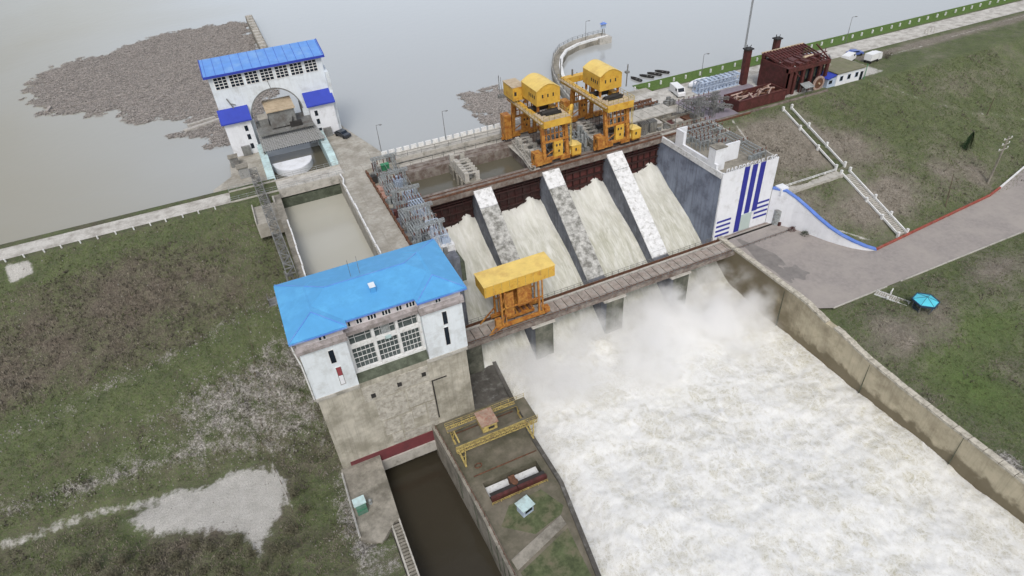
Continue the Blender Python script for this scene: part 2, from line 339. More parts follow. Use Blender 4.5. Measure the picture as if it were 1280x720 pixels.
def ground_mat():
    m = bpy.data.materials.new('grass_and_earth'); m.use_nodes = True; t = m.node_tree; L = t.links.new; b = t.nodes['Principled BSDF']
    b.inputs['Roughness'].default_value = 1; b.inputs['Specular IOR Level'].default_value = .1
    P = _n(t, 'ShaderNodeNewGeometry').outputs['Position']
    at_ = _n(t, 'ShaderNodeAttribute', attribute_name='zones'); sp = _n(t, 'ShaderNodeSeparateColor'); L(at_.outputs['Color'], sp.inputs[0])
    def nz(s, d=8, r=.65, off=0.):
        mp = _n(t, 'ShaderNodeMapping'); mp.inputs['Location'].default_value = (off, off, off); L(P, mp.inputs[0])
        n = _n(t, 'ShaderNodeTexNoise'); n.inputs['Scale'].default_value = s; n.inputs['Detail'].default_value = d; n.inputs['Roughness'].default_value = r; L(mp.outputs[0], n.inputs['Vector']); return n.outputs['Fac']
    def mr(v, a, c, lo=0., hi=1.):
        r = _n(t, 'ShaderNodeMapRange'); r.inputs['From Min'].default_value = a; r.inputs['From Max'].default_value = c; r.inputs['To Min'].default_value = lo; r.inputs['To Max'].default_value = hi; L(v, r.inputs['Value']); return r.outputs['Result']
    def mth(op, a, c):
        n = _n(t, 'ShaderNodeMath', operation=op)
        for i, q in enumerate((a, c)):
            if isinstance(q, (int, float)): n.inputs[i].default_value = q
            else: L(q, n.inputs[i])
        return n.outputs[0]
    def mix(f, a, c, bt='MIX'):
        n = _n(t, 'ShaderNodeMixRGB', blend_type=bt)
        for i, q in enumerate((f, a, c)):
            if isinstance(q, tuple): n.inputs[i].default_value = (*q, 1)
            elif isinstance(q, (int, float)): n.inputs[i].default_value = q
            else: L(q, n.inputs[i])
        return n.outputs[0]
    big = nz(.09); mid = nz(.45, off=30); fine = nz(2.6, 6, .7, 11); vf = nz(7., 4, .7, 51)
    g = mix(mr(mid, .35, .65), (.08, .106, .05), (.128, .16, .07))
    g = mix(mr(fine, .42, .62, 0, .6), g, (.15, .145, .105))
    spx = _n(t, 'ShaderNodeSeparateXYZ'); L(P, spx.inputs[0]); rightside = mr(spx.outputs['X'], 10, 60)
    dry = mix(rightside, mix(mr(mid, .3, .7), (.115, .095, .078), (.205, .178, .145)), mix(mr(mid, .3, .7), (.20, .178, .15), (.31, .28, .24)))
    dry = mix(mr(fine, .45, .6, 0, .8), dry, mix(rightside, (.085, .076, .06), (.15, .138, .11)))
    g = mix(at_.outputs['Alpha'], (.115, .185, .05), g)
    amt = mth('ADD', sp.outputs['Red'], mth('MULTIPLY', mth('SUBTRACT', mth('ADD', mth('ADD', mth('MULTIPLY', big, .3), mth('MULTIPLY', nz(.2, 9, .75, 77), .4)), mth('MULTIPLY', fine, .3)), .5), 3.6))
    c = mix(mr(amt, .2, .8), g, dry)
    rock = mix(mr(fine, .4, .6), (.13, .12, .105), (.42, .405, .38))
    ra = mth('ADD', sp.outputs['Green'], mth('MULTIPLY', mth('SUBTRACT', mid, .5), 2.4))
    ra = mth('ADD', ra, mth('MULTIPLY', mth('SUBTRACT', vf, .5), 1.2))
    c = mix(mth('MULTIPLY', mr(ra, .35, .7), mr(sp.outputs['Green'], .02, .25)), c, rock)
    sand = mix(mr(mid, .35, .65), (.43, .42, .395), (.53, .52, .495))
    sa = mth('ADD', sp.outputs['Blue'], mth('MULTIPLY', mth('SUBTRACT', nz(.8, 8, .7, 5), .5), 1.1))
    c = mix(mth('MULTIPLY', mr(sa, .42, .66), mr(sp.outputs['Blue'], .02, .15)), c, sand)
    c = mix(1., c, mr(vf, .3, .7, .72, 1.28), 'MULTIPLY')
    L(c, b.inputs['Base Color'])
    bp = _n(t, 'ShaderNodeBump'); bp.inputs['Strength'].default_value = .8; bp.inputs['Distance'].default_value = .35
    L(mth('ADD', fine, mth('MULTIPLY', vf, .5)), bp.inputs['Height']); L(bp.outputs[0], b.inputs['Normal'])
    return m
M['ground'] = ground_mat()
TRACK = [(-90,81),(-54.7,80.7),(-48.2,80.5),(-41.4,80.8),(-34,80)]
DITCH = [(-12.7,122),(-11,109.8),(-13.1,90.6),(-15.3,81.1),(-13.1,69.9),(-12,54.8)]
PALE = [(-48.6,122),(-44.4,122),(-44,119.3),(-48,118.6)]
def c_left(x, y):
    dry = .36 + .38*math.exp(-((x+28)/17)**2-((y-110)/9)**2) + .35*math.exp(-((x+50)/12)**2-((y-104)/6)**2)
    band = math.exp(-((y-(94.5+.11*(x+40)))/3.0)**2)
    dry -= .55*band + .3*math.exp(-((y-120)/2.5)**2) + .3*math.exp(-((x+10)/5)**2-((y-70)/6)**2) + .25*math.exp(-((x+30)/16)**2-((y-86)/3)**2)
    dry += .35*math.exp(-((y-67-.35*(x+30))/5)**2)
    rock = .62*soft(x, y, ROCK, 4)*(1-.6*band) + .22*math.exp(-((x+30)/14)**2-((y-89)/3)**2) + .75*math.exp(-((x+4.5)/2.2)**2-((y-60)/12)**2)*(1 if y < 71 else .6)
    if y < 56: rock += .3*math.exp(-((x+1)/2)**2)
    sand = .95*soft(x, y, SAND, 2.0) + .55*math.exp(-(seg_d(x, y, TRACK)/1.1)**2) + .9*soft(x, y, PALE, .8)
    sand += .35*math.exp(-(seg_d(x, y, DITCH)/.25)**2) 
    if y > 129.8: sand += .5*math.exp(-((y-130.5)/.7)**2)
    if y > 131.: rock += .5
    rock += .42*math.exp(-((y-84.5)/1.6)**2)*(x < -24) + .3*math.exp(-((y-100.5-.2*(x+20))/1.2)**2)
    return (max(0, min(1, dry)), min(1, rock), min(1, sand), 1)
RPATH = [(138,106),(140.4,104.7),(149.7,95.3),(159.7,89.2),(174.1,84.3),(200,80)]
def c_right(x, y):
    dry = .24
    for cx, cy, sx, sy, a in ((110,92,8,7,.7),(122,88,6,5,.5),(101,95,5,6,.5),(112,74,9,5,.65),(121,75,6,4,.45),(100,78,4,6,.3),(137,76,5,4,.3),(104,98,5,4,.3),
                              (119,50,7,3,.45),(96,44,7,5,.35),(88,47,4,5,.4),(104,34,10,3,.2),(146,74,6,5,.4),(165,97,14,4,.15)):
        dry += 1.4*a*math.exp(-((x-cx)/sx)**2-((y-cy)/sy)**2)
    for cx, cy, sx, sy, a in ((91,33,4,6,.35),(103,40,8,4,.3),(135,92,14,4,.2),(116,70,3,2,.3),(165,105,40,3,.1)):
        dry -= a*math.exp(-((x-cx)/sx)**2-((y-cy)/sy)**2)
    if y > 127.4: dry = -.1
    rock = .9*math.exp(-((x-82.7)/1.8)**2-((y-21.5)/3.)**2) + .5*math.exp(-((x-82.5)/1.2)**2-((y-35)/1)**2)
    sand = .45*math.exp(-(seg_d(x, y, RPATH)/.7)**2) + .62*math.exp(-(seg_d(x, y, [(98.5,103),(98,97),(95,88)])/.5)**2) + .62*math.exp(-(seg_d(x, y, [(98,79),(100.5,72),(106,67.5)])/.45)**2)
    if 104 < y < 119.5 and x > 150: dry += .9*math.exp(-((y-115.5)/1.8)**2); sand += .5*math.exp(-((y-113.2-(x-150)*.05)/.9)**2)
    fresh = 1. if y > 127.4 else .55*math.exp(-((x-91)/5)**2-((y-33)/7)**2)+.4*math.exp(-((x-104)/9)**2-((y-41)/4)**2)
    if 104 < y < 127 and x < 150: sand += .75*sstep(152, 147, x)*sstep(105, 107, y)
    return (max(0, min(1, dry)), min(1, rock), min(1, sand), 1-fresh)
def rng(*segs):
    out = []
    for a, b, s in segs:
        n = max(1, round((b-a)/s)); out += [a+(b-a)*i/n for i in range(n)]
    return out + [segs[-1][1]]
grid_obj('ground', rng((-400,-90,10),(-90,-62,1.2),(-62,-4.45,.42),(-4.45,-4.4,.05),(-4.4,.25,.4)) , rng((-200,30,10),(30,50,1),(50,71.4,.42),(71.4,71.5,.1),(71.5,135,.42),(135,175,4)), h_left, c_left, M['ground'])
grid_obj('ground', rng((81.6,93,.6),(93,106,.3),(106,150,.55),(150,220,1.4),(220,420,10)), rng((-200,10,10),(10,30,.7),(30,56,.45),(56,65,.8),(65,84,.3),(84,104.2,.5),(104.2,127.4,1.2),(127.4,142,.6),(142,160,6)), 
         lambda x, y: (h_right(x, y) if (y < 83.4 or x > 93.2 or y > 104) else -15.12) if (y < 104 or x > 90.3) else -12, c_right, M['ground'])
# deep base so that nothing floats over a void
struct(MB().box(-1500, 2500, -1500, 2800, -61, -60), 'ground', 'soil')

# grass tufts, dry brush and stones: rough cover on both banks
def scatter(name, label, n, region, mfn, size, m, kind='stuff', blades=4, cat='grass', stones=False):
    vsl = []; fs = []
    k = 0
    while k < n:
        x, y = region(); 
        z, ok = mfn(x, y)
        if not ok: continue
        k += 1; s = size*rnd.uniform(.5, 1.5)
        if stones:
            o = len(vsl); a0 = rnd.uniform(0, 6.28)
            for i in range(5): 
                a = a0+i*1.2566; r = s*rnd.uniform(.6, 1.1); vsl.append((x+math.cos(a)*r, y+math.sin(a)*r, z-.1))
            for i in range(5):
                a = a0+i*1.2566; r = s*rnd.uniform(.3, .7); vsl.append((x+math.cos(a)*r, y+math.sin(a)*r, z+s*rnd.uniform(.35, .7)))
            fs.append([o+5+i for i in range(5)]); fs += [[o+i, o+(i+1)%5, o+5+(i+1)%5, o+5+i] for i in range(5)]
        else:
            for b in range(blades):
                a = rnd.uniform(0, 6.28); o = len(vsl); r = s*rnd.uniform(.2, .8); hh = s*rnd.uniform(.5, 1.2)
                cx, cy = x+rnd.uniform(-s, s)*.6, y+rnd.uniform(-s, s)*.6
                vsl += [(cx-math.sin(a)*s*.18, cy+math.cos(a)*s*.18, z-.05), (cx+math.sin(a)*s*.18, cy-math.cos(a)*s*.18, z-.05), (cx+math.cos(a)*r, cy+math.sin(a)*r, z+hh)]
                fs.append([o, o+1, o+2])
    me = bpy.data.meshes.new(name); me.from_pydata(vsl, [], fs); me.materials.append(M[m]); o = bpy.data.objects.new(name, me); COL.objects.link(o)
    o['kind'] = kind; o['label'] = label; o['category'] = cat; return o
M['grassblade'] = mat('grass_blades', (.13, .155, .068), var=.45, scale=1.2, bump=0, rough=1)
M['drygrass'] = mat('dry_stems', (.24, .215, .175), var=.4, scale=1.2, bump=0, rough=1)
M['darkbrush'] = mat('dark_brush', (.115, .105, .085), var=.4, scale=1.2, bump=0, rough=1)
regL = lambda: (rnd.uniform(-62, -1.5), rnd.uniform(54, 122))
def regR():
    while True:
        x, y = rnd.uniform(82.5, 185), rnd.uniform(18, 103.5)
        if y > 67.5 and x > xwall(y)+.8: return x, y
        if y < 54.8 and x < 135: return x, y
def fL(test):
    def f(x, y):
        if x > -4.8 and y < 72: return 0, False
        c = c_left(x, y); z = h_left(x, y)
        return z, (c[2] < .2 and test(c, fbm(x, y, .16, 4, 20)))
    return f
def fR(test):
    def f(x, y):
        c = c_right(x, y); z = h_right(x, y)
        if 110 < x < 116.5 and 64 < y < 102: return 0, False
        return z, (c[2] < .2 and test(c, fbm(x, y, .16, 4, 20)))
    return f
scatter('grass', 'short green grass covering the left downstream slope', 24000, regL, fL(lambda c, n: c[0]+n*.4 < .55), .22, 'grassblade')
scatter('dry_grass', 'dry brown weeds across the left downstream slope', 15000, regL, fL(lambda c, n: c[0]+n*.4 > .4), .26, 'drygrass', cat='weeds')
scatter('dark_scrub', 'low dark leafless scrub patches on the left slope', 4500, regL, fL(lambda c, n: c[0]-n*.6 > .5), .4, 'darkbrush', cat='scrub')
scatter('rubble', 'pale broken stones strewn over the left slope', 3800, regL, lambda x, y: (h_left(x, y), not (x > -4.8 and y < 72) and c_left(x, y)[1]*1.3+.012 > rnd.random()), .13, 'rubble_stone', cat='stones', stones=True)
scatter('grass', 'short green grass covering the right bank', 26000, regR, fR(lambda c, n: c[0]+n*.4 < .5), .22, 'grassblade')
scatter('dry_grass', 'dry grey-brown weeds in patches on the right bank', 9000, regR, fR(lambda c, n: c[0]+n*.4 > .4), .24, 'drygrass', cat='weeds')
scatter('dark_scrub', 'low dark scrub dotted over the right bank', 900, regR, fR(lambda c, n: n > .25), .4, 'darkbrush', cat='scrub')

# ------------------------------------------------------------------ water
def water_mat(name, c, rough=.06, wscale=.5, bump=.08, c2=None, silt=False):
    m = bpy.data.materials.new(name); m.use_nodes = True; t = m.node_tree; L = t.links.new; b = t.nodes['Principled BSDF']
    b.inputs['Roughness'].default_value = rough; b.inputs['IOR'].default_value = 1.33; b.inputs['Specular IOR Level'].default_value = .5
    P = _n(t, 'ShaderNodeNewGeometry').outputs['Position']
    n = _n(t, 'ShaderNodeTexNoise'); n.inputs['Scale'].default_value = .008; n.inputs['Detail'].default_value = 5; n.inputs['Distortion'].default_value = .8; L(P, n.inputs['Vector'])
    r = _n(t, 'ShaderNodeMapRange'); r.inputs['From Min'].default_value = .38; r.inputs['From Max'].default_value = .66; L(n.outputs['Fac'], r.inputs['Value'])
    fac = r.outputs['Result']
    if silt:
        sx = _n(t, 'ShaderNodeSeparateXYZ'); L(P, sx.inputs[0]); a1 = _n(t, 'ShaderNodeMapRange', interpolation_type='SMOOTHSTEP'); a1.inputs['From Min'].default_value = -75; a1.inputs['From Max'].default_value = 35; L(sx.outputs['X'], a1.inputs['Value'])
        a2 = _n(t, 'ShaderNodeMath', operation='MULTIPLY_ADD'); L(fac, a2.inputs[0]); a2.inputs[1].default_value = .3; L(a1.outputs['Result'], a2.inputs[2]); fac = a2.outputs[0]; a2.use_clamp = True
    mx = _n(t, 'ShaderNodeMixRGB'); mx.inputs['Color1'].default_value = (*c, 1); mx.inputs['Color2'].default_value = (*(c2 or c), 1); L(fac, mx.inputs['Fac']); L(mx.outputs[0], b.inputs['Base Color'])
    n2 = _n(t, 'ShaderNodeTexNoise'); n2.inputs['Scale'].default_value = wscale; n2.inputs['Detail'].default_value = 6; L(P, n2.inputs['Vector'])
    bp = _n(t, 'ShaderNodeBump'); bp.inputs['Strength'].default_value = bump; bp.inputs['Distance'].default_value = .3; L(n2.outputs['Fac'], bp.inputs['Height']); L(bp.outputs[0], b.inputs['Normal'])
    return m
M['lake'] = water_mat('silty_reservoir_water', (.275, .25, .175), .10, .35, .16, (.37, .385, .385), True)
M['lock'] = water_mat('lock_water', (.38, .37, .31), .08, .3, .08, (.48, .475, .43))
M['tail'] = water_mat('dark_tailrace_water', (.040, .034, .024), .12, .8, .2, (.060, .055, .038))
wb = MB()
wb.add([(-3000,123.6,-2),(4000,123.6,-2),(4000,2600,-2),(-3000,2600,-2)], [[0,1,2,3]])
M['bay'] = water_mat('brown_bay_water', (.085,.078,.055), .08, .8, .2, (.14,.13,.10))
struct(MB().add([(24.6,105.6,-2.2),(74,105.6,-2.2),(74,118.7,-2.2),(24.6,118.7,-2.2)], [[0,1,2,3]]), 'water', 'bay')
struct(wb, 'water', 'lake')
struct(MB().add([(.3,86,-4),(12.5,86,-4),(12.5,123.5,-4),(.3,123.5,-4)], [[0,1,2,3]]), 'water', 'lock')
struct(MB().add([(1.8,-150,-31),(14.5,-150,-31),(14.5,88,-31),(1.8,88,-31)], [[0,1,2,3]]), 'water', 'tail')

PROF = [(106,-8.6),(103,-9.2),(98,-11),(92,-14),(87,-17.3),(82,-21.2),(78,-24),(74,-25.0),(66,-24.9),(-300,-24.9)]
def z_foam(x, y):
    for (ya, za), (yb, zb) in zip(PROF, PROF[1:]):
        if y >= yb: z = za + (zb-za)*(ya-y)/(ya-yb); break
    t = sstep(80, 72, y)
    n = fbm(x*.8, y, .11, 5, 1.); n2 = 1-abs(fbm(x, y, .33, 4, 7.))*1.7
    z += t*(.62*n + .12*n2 - .1) + (1-t)*(.2*fbm(x*2.2, y*.7, .3, 4, 3.) + .08*n2)
    z += t*.07*fbm(x, y, 1.5, 3, 2.)
    z += .9*math.exp(-((y-75)/4)**2)*(.5+n)
    z += .5*sstep(75, 81, x)*t
    if y > 97:
        z += 1.1*sstep(99, 105, y)
        for xc in (33.5, 47.8, 55.8, 63.6, 71.2, 77.6): z += 1.9*math.exp(-((x-xc)/1.7)**2-((y-105)/2.8)**2)*(.9+.15*fbm(x, y, .5, 2))
    if x < 31 and y < 84: z -= .9*sstep(31, 26.5, x)
    return z
def foam_mat():
    m = bpy.data.materials.new('white_water'); m.use_nodes = True; t = m.node_tree; L = t.links.new; b = t.nodes['Principled BSDF']
    b.inputs['Roughness'].default_value = .75; b.inputs['Specular IOR Level'].default_value = .25
    P = _n(t, 'ShaderNodeNewGeometry').outputs['Position']
    def mr(v, a, c, lo=0., hi=1.):
        r = _n(t, 'ShaderNodeMapRange'); r.inputs['From Min'].default_value = a; r.inputs['From Max'].default_value = c; r.inputs['To Min'].default_value = lo; r.inputs['To Max'].default_value = hi; L(v, r.inputs['Value']); return r.outputs['Result']
    def mth(op, a, c=0.):
        n = _n(t, 'ShaderNodeMath', operation=op)
        for i, q in enumerate((a, c)):
            if isinstance(q, (int, float)): n.inputs[i].default_value = q
            else: L(q, n.inputs[i])
        return n.outputs[0]
    def nz(s, d=8, r=.65, off=0., dist=0., sc=(1,1,1)):
        mp = _n(t, 'ShaderNodeMapping'); mp.inputs['Location'].default_value = (off, off, off); mp.inputs['Scale'].default_value = sc; L(P, mp.inputs[0])
        n = _n(t, 'ShaderNodeTexNoise'); n.inputs['Scale'].default_value = s; n.inputs['Detail'].default_value = d; n.inputs['Roughness'].default_value = r; n.inputs['Distortion'].default_value = dist; L(mp.outputs[0], n.inputs['Vector']); return n.outputs['Fac']
    def mix(f, a, c):
        n = _n(t, 'ShaderNodeMixRGB')
        for i, q in enumerate((f, a, c)):
            if isinstance(q, tuple): n.inputs[i].default_value = (*q, 1)
            elif isinstance(q, (int, float)): n.inputs[i].default_value = q
            else: L(q, n.inputs[i])
        return n.outputs[0]
    def ridge(s, off, dist, sc=(1,1,1), wd=.05):   # thin bright filaments where a distorted noise crosses its middle
        return mr(mth('ABSOLUTE', mth('SUBTRACT', nz(s, 5, .6, off, dist, sc), .5)), 0, wd, 1, 0)
    sp = _n(t, 'ShaderNodeSeparateXYZ'); L(P, sp.inputs[0])
    chute = mr(sp.outputs['Y'], 76, 84)
    wp = mr(sp.outputs['X'], 66, 81, 0, .16)
    patch = mr(mth('ADD', nz(.12, 8, .65, 4, 1.0, (1.25,.85,1)), wp), .44, .66)
    wn = _n(t, 'ShaderNodeTexNoise'); wn.inputs['Scale'].default_value = .35; wn.inputs['Detail'].default_value = 7; wn.inputs['Roughness'].default_value = .6; L(P, wn.inputs['Vector'])
    wv = _n(t, 'ShaderNodeVectorMath', operation='MULTIPLY_ADD'); L(wn.outputs['Color'], wv.inputs[0]); wv.inputs[1].default_value = (6, 6, 0); L(P, wv.inputs[2])
    def cell(sc, lo, hi):
        mp = _n(t, 'ShaderNodeMapping'); mp.inputs['Scale'].default_value = (1.15, .85, 0); L(wv.outputs[0], mp.inputs[0])
        v = _n(t, 'ShaderNodeTexVoronoi', feature='DISTANCE_TO_EDGE'); v.inputs['Scale'].default_value = sc; L(mp.outputs[0], v.inputs['Vector']); return mr(v.outputs['Distance'], lo, hi)
    c1 = cell(.16, .02, .32); c2 = cell(.42, .01, .28); c3 = cell(1.1, .0, .25)
    gate_ = mr(nz(.07, 6, .6, 40, .5), .42, .6); gate2 = mr(nz(.3, 6, .65, 60, .5), .42, .6)
    cells = mth('MAXIMUM', mth('MULTIPLY', c1, gate_), mth('MULTIPLY', mth('MULTIPLY', c2, gate2), .75))
    edges = mth('MAXIMUM', mth('SUBTRACT', 1., mr(c1, 0, .35)), mth('MAXIMUM', mth('SUBTRACT', 1., mr(c2, 0, .3)), mth('MULTIPLY', mth('SUBTRACT', 1., mr(c3, 0, .3)), .6)))
    c = mix(patch, (.60, .60, .575), (.49, .465, .36))
    c = mix(mth('MULTIPLY', mr(nz(.5, 9, .72, 9, 2.2, (1.2,.8,1)), .47, .66), .9), c, (.44, .42, .335))
    c = mix(mth('MULTIPLY', mr(nz(1.5, 8, .72, 31, 1.8, (1.3,.8,1)), .52, .68), .4), c, (.385, .365, .285))
    fl = mth('MAXIMUM', ridge(.22, 3, 2.4, (1.3,1,1), .05), mth('MAXIMUM', ridge(.5, 13, 2.4, (1.2,.9,1), .06), ridge(1.1, 23, 2., (1,1,1), .07)))
    c = mix(mth('MULTIPLY', cells, .8), c, (.44, .42, .32))
    c = mix(mth('MULTIPLY', edges, .6), c, (.76, .77, .765))
    c = mix(mth('MULTIPLY', fl, .55), c, (.80, .81, .81))
    cc = mix(mr(nz(.3, 7, .62, 17, 1.2, (1.5, .5, .5)), .38, .66), (.56, .56, .50), (.385, .385, .31))
    cc = mix(mth('MULTIPLY', mr(nz(.9, 7, .62, 2, 1.0, (1.8, .3, .3)), .46, .66), .6), cc, (.72, .725, .70))
    cc = mix(mr(sp.outputs['Y'], 93, 105, 0, .55), cc, (.74, .745, .72))
    c = mix(chute, c, cc)
    L(c, b.inputs['Base Color'])
    bp = _n(t, 'ShaderNodeBump'); bp.inputs['Strength'].default_value = .16; bp.inputs['Distance'].default_value = .4
    L(mth('ADD', nz(1.6, 8, .7, 9, 1.8), mth('ADD', mth('MULTIPLY', fl, .2), mth('MULTIPLY', edges, .5))), bp.inputs['Height']); L(bp.outputs[0], b.inputs['Normal'])
    return m
M['foam'] = foam_mat()
xs = rng((19.5, 82.1, .3)); ys = rng((-160,10,6),(10,106,.3))
grid_obj('water', xs, ys, z_foam, lambda x, y: (0,0,0,1), M['foam'])

# spray thrown up where the chutes hit the stilling basin
def mist(name, label, x0, x1, y0, y1, z0, z1, dens):
    o = MB().box(x0, x1, y0, y1, z0, z1).build(name, None)
    m = bpy.data.materials.new('spray'); m.use_nodes = True; t = m.node_tree; L = t.links.new
    for n in list(t.nodes): 
        if n.type != 'OUTPUT_MATERIAL': t.nodes.remove(n)
    out = [n for n in t.nodes if n.type == 'OUTPUT_MATERIAL'][0]
    pv = _n(t, 'ShaderNodeVolumePrincipled'); pv.inputs['Color'].default_value = (1, 1, 1, 1); pv.inputs['Anisotropy'].default_value = 0
    L(pv.outputs[0], out.inputs['Volume'])
    tc = _n(t, 'ShaderNodeTexCoord'); sp = _n(t, 'ShaderNodeSeparateXYZ'); L(tc.outputs['Generated'], sp.inputs[0])
    def mth(op, a, c=0.):
        n = _n(t, 'ShaderNodeMath', operation=op)
        for i, q in enumerate((a, c)):
            if isinstance(q, (int, float)): n.inputs[i].default_value = q
            else: L(q, n.inputs[i])
        return n.outputs[0]
    def ss(v, a, c, lo=0., hi=1.):
        r = _n(t, 'ShaderNodeMapRange', interpolation_type='SMOOTHSTEP'); r.inputs['From Min'].default_value = a; r.inputs['From Max'].default_value = c; r.inputs['To Min'].default_value = lo; r.inputs['To Max'].default_value = hi
        L(v, r.inputs['Value']); return r.outputs['Result']
    fy = mth('MULTIPLY', ss(sp.outputs['Y'], 0, .45), ss(sp.outputs['Y'], .8, 1, 1, 0))
    fx = mth('MULTIPLY', ss(sp.outputs['X'], 0, .15), ss(sp.outputs['X'], .93, 1, 1, 0))
    n = _n(t, 'ShaderNodeTexNoise'); n.inputs['Scale'].default_value = .12; n.inputs['Detail'].default_value = 6; n.inputs['Roughness'].default_value = .6
    L(_n(t, 'ShaderNodeNewGeometry').outputs['Position'], n.inputs['Vector'])
    # the plume's ceiling follows the noise, so its top is ragged
    top = mth('ADD', mth('MULTIPLY', ss(n.outputs['Fac'], .3, .72), .8), .34)
    fz = ss(mth('SUBTRACT', mth('MULTIPLY', top, fy), sp.outputs['Z']), -.05, .55)
    fx = mth('MULTIPLY', fx, ss(sp.outputs['X'], .3, .85, .6, 1.5))
    dd = mth('MULTIPLY', mth('MULTIPLY', fz, fx), mth('MULTIPLY', ss(n.outputs['Fac'], .3, .6, .25, 1.), dens))
    L(mth('MULTIPLY', dd, fy), pv.inputs['Density'])
    o.data.materials.append(m); o['kind'] = 'stuff'; o['label'] = label; o['category'] = 'spray'; return o
mist('spray', 'white spray drifting over the foot of the chutes below the bridge', 25, 82, 52, 84, -25.8, -15.4, .40)

# ------------------------------------------------------------------ powerhouse (lower lock head) with blue hip roof
PH = thing('hoist_building', 'tall pale building with bright blue hip roof and big grid windows on a concrete base', 'building', (8.2, 80, -27))
b = MB()
b.box(-3.9,2.35,71,85,-33,-8.35).box(13.4,19.9,71,85,-33,-8.35).box(2.35,13.4,71,85,-29.4,-8.35)
b.build('concrete_base', 'conc_panel', PH)
b = MB()
for (x0,x1,z0,z1,th) in ((2.6,8,-12.7,-9.4,.06),(8.15,13.2,-12.5,-9.4,.09),(4,8.9,-17.8,-13,.05),(9.1,13.3,-17.2,-12.9,.07),(4.4,7,-21.6,-18.2,.05),(9.3,11.6,-20,-17.6,.12),(5.2,7,-24.3,-21.8,.13),(7.4,9.2,-22.2,-18.3,.06),(11.9,13.3,-22.8,-17.6,.08),(7.3,13.2,-24.3,-22.5,.04)):
    b.box(x0,x1,71-th,71.05,z0,z1)
b.build('facing_panel', 'patch', PH)
MB().box(-4.1,2.5,70.75,71.02,-8.9,-8.3).build('ledge', 'conc_light', PH); MB().box(13.3,20.1,70.75,71.02,-8.9,-8.3).build('ledge', 'conc_light', PH)
b = MB().box(13.42,13.62,70.9,71.02,-22,-13).box(13.42,16.,70.88,71.02,-13.2,-13.05)
b.build('drain_pipe', 'black', PH)
for x, z in ((4.05,-11.7),(8.35,-11.3),(12.4,-11.0)):
    MB().box(x-.36,x+.36,70.86,71.03,z-.42,z+.42).build('wall_opening', 'black', PH)
MB().box(-2.5,13.75,70.84,71.01,-27,-24.6).build('red_band', 'maroon', PH)
MB().box(2.36,13.5,70.5,71.01,-29.3,-27.003).build('lintel', 'conc_light', PH)
b = MB().box(-2.6,2.34,70.2,71.01,-27,-25.4).build('plinth', 'conc', PH)
# mossy slope under the big windows
MB().xprism([(71,-8.36),(71.9,-7.06),(72.4,-7.06),(72.4,-8.36)], 2.55, 13.75).build('mossy_sill', 'moss', PH)
# white wings and core
b = MB().box(-4.1,2.5,70.9,84.9,-8.3,.9).box(13.8,20.25,70.9,84.9,-8.3,.9).box(2.5,13.8,73,84.9,-8.3,.9)
b.build('wall', 'white2', PH)
# cornice and top storey
b = MB().box(-4.45,2.75,70.55,84.9,.9,1.45).box(13.55,20.6,70.55,84.9,.9,1.45).box(2.75,13.55,71.6,84.9,.7,1.4)
b.xprism([(70.56,1.45),(71.2,2.0),(71.2,1.45)],-4.45,2.75).xprism([(70.56,1.45),(71.2,2.0),(71.2,1.45)],13.55,20.6).xprism([(71.62,1.4),(72.2,1.9),(72.2,1.4)],2.76,13.54)
b.build('cornice', 'cornice', PH)
b = MB().box(-4.1,2.5,71.1,84.7,1.46,3.3).box(13.8,20.25,71.1,84.7,1.46,3.3).box(2.5,13.8,72.1,84.7,1.46,3.3)
b.build('attic_wall', 'pinkwhite', PH)
def small_win(x, w, z0, z1, y):
    f = MB().box(x-w/2-.06,x+w/2+.06,y-.07,y+.02,z0-.06,z0).box(x-w/2-.06,x+w/2+.06,y-.07,y+.02,z1,z1+.06).box(x-w/2-.06,x-w/2,y-.07,y+.02,z0,z1).box(x+w/2,x+w/2+.06,y-.07,y+.02,z0,z1).build('window', 'trim_white', PH)
    MB().box(x-w/2,x+w/2,y-.03,y+.02,z0,z1).build('pane', 'glass_dk', f)
for x in (-.75,-.15, 3.1,3.6, 4.85,5.3, 6.5,6.95,7.4, 8.65,9.1,9.55, 10.8,11.25, 12.3,12.8,13.25, 16.5,16.95):
    small_win(x, .32, 2.05, 2.85, 71.1 if (x < 2 or x > 14) else 72.1)
small_win(.05,.75,-2.6,-.1,70.9); small_win(17.3,.7,-2.4,.1,70.9); small_win(17.2,.7,-6.6,-3.0,70.9); small_win(.35,.75,-7.2,-3.6,70.9)
MB().box(.03,.67,70.84,70.9,-5.3,-3.65).build('curtain', 'red', PH)
MB().box(.03,.67,70.845,70.9,-7.1,-5.35).build('board', 'white', PH)
for x in (20.255,):
    for y, z in ((74,1.9),(74.8,1.9)): MB().box(x,x+.03,y,y+.35,z,z+.8).build('vent', 'glass_dk', PH)
# big windows: piers 2.55..13.75
b = MB()
for x in (2.5, 6.3, 9.95, 13.4): b.box(x,x+.42,72.1,73.05,-6.75,.7)
b.box(2.51,13.79,72.2,73.04,-2.4,-1.75).box(2.51,13.79,71.95,73.06,-7.05,-6.7)
b.build('window_pier', 'trim_white', PH)
for (x0,x1) in ((2.92,6.3),(6.72,9.95),(10.37,13.4)):
    for (z0,z1,nr) in ((-1.75,.7,2),(-6.7,-2.4,4)):
        f = MB(); nx = 5 if nr == 4 else 4
        for i in range(nx+1):
            x = x0+.05+(x1-x0-.1)*i/nx
            if nr == 2 and i == 2: continue
            f.box(x-.028,x+.028,72.5,72.6,z0,z1)
        for k in range(nr+1):
            z = z0+.04+(z1-z0-.08)*k/nr; f.box(x0,x1,72.49,72.59,z-.03,z+.03)
        f = f.build('window', 'trim_white', PH)
        MB().box(x0,x1,72.66,72.72,z0,z1).build('pane', 'glass', f)
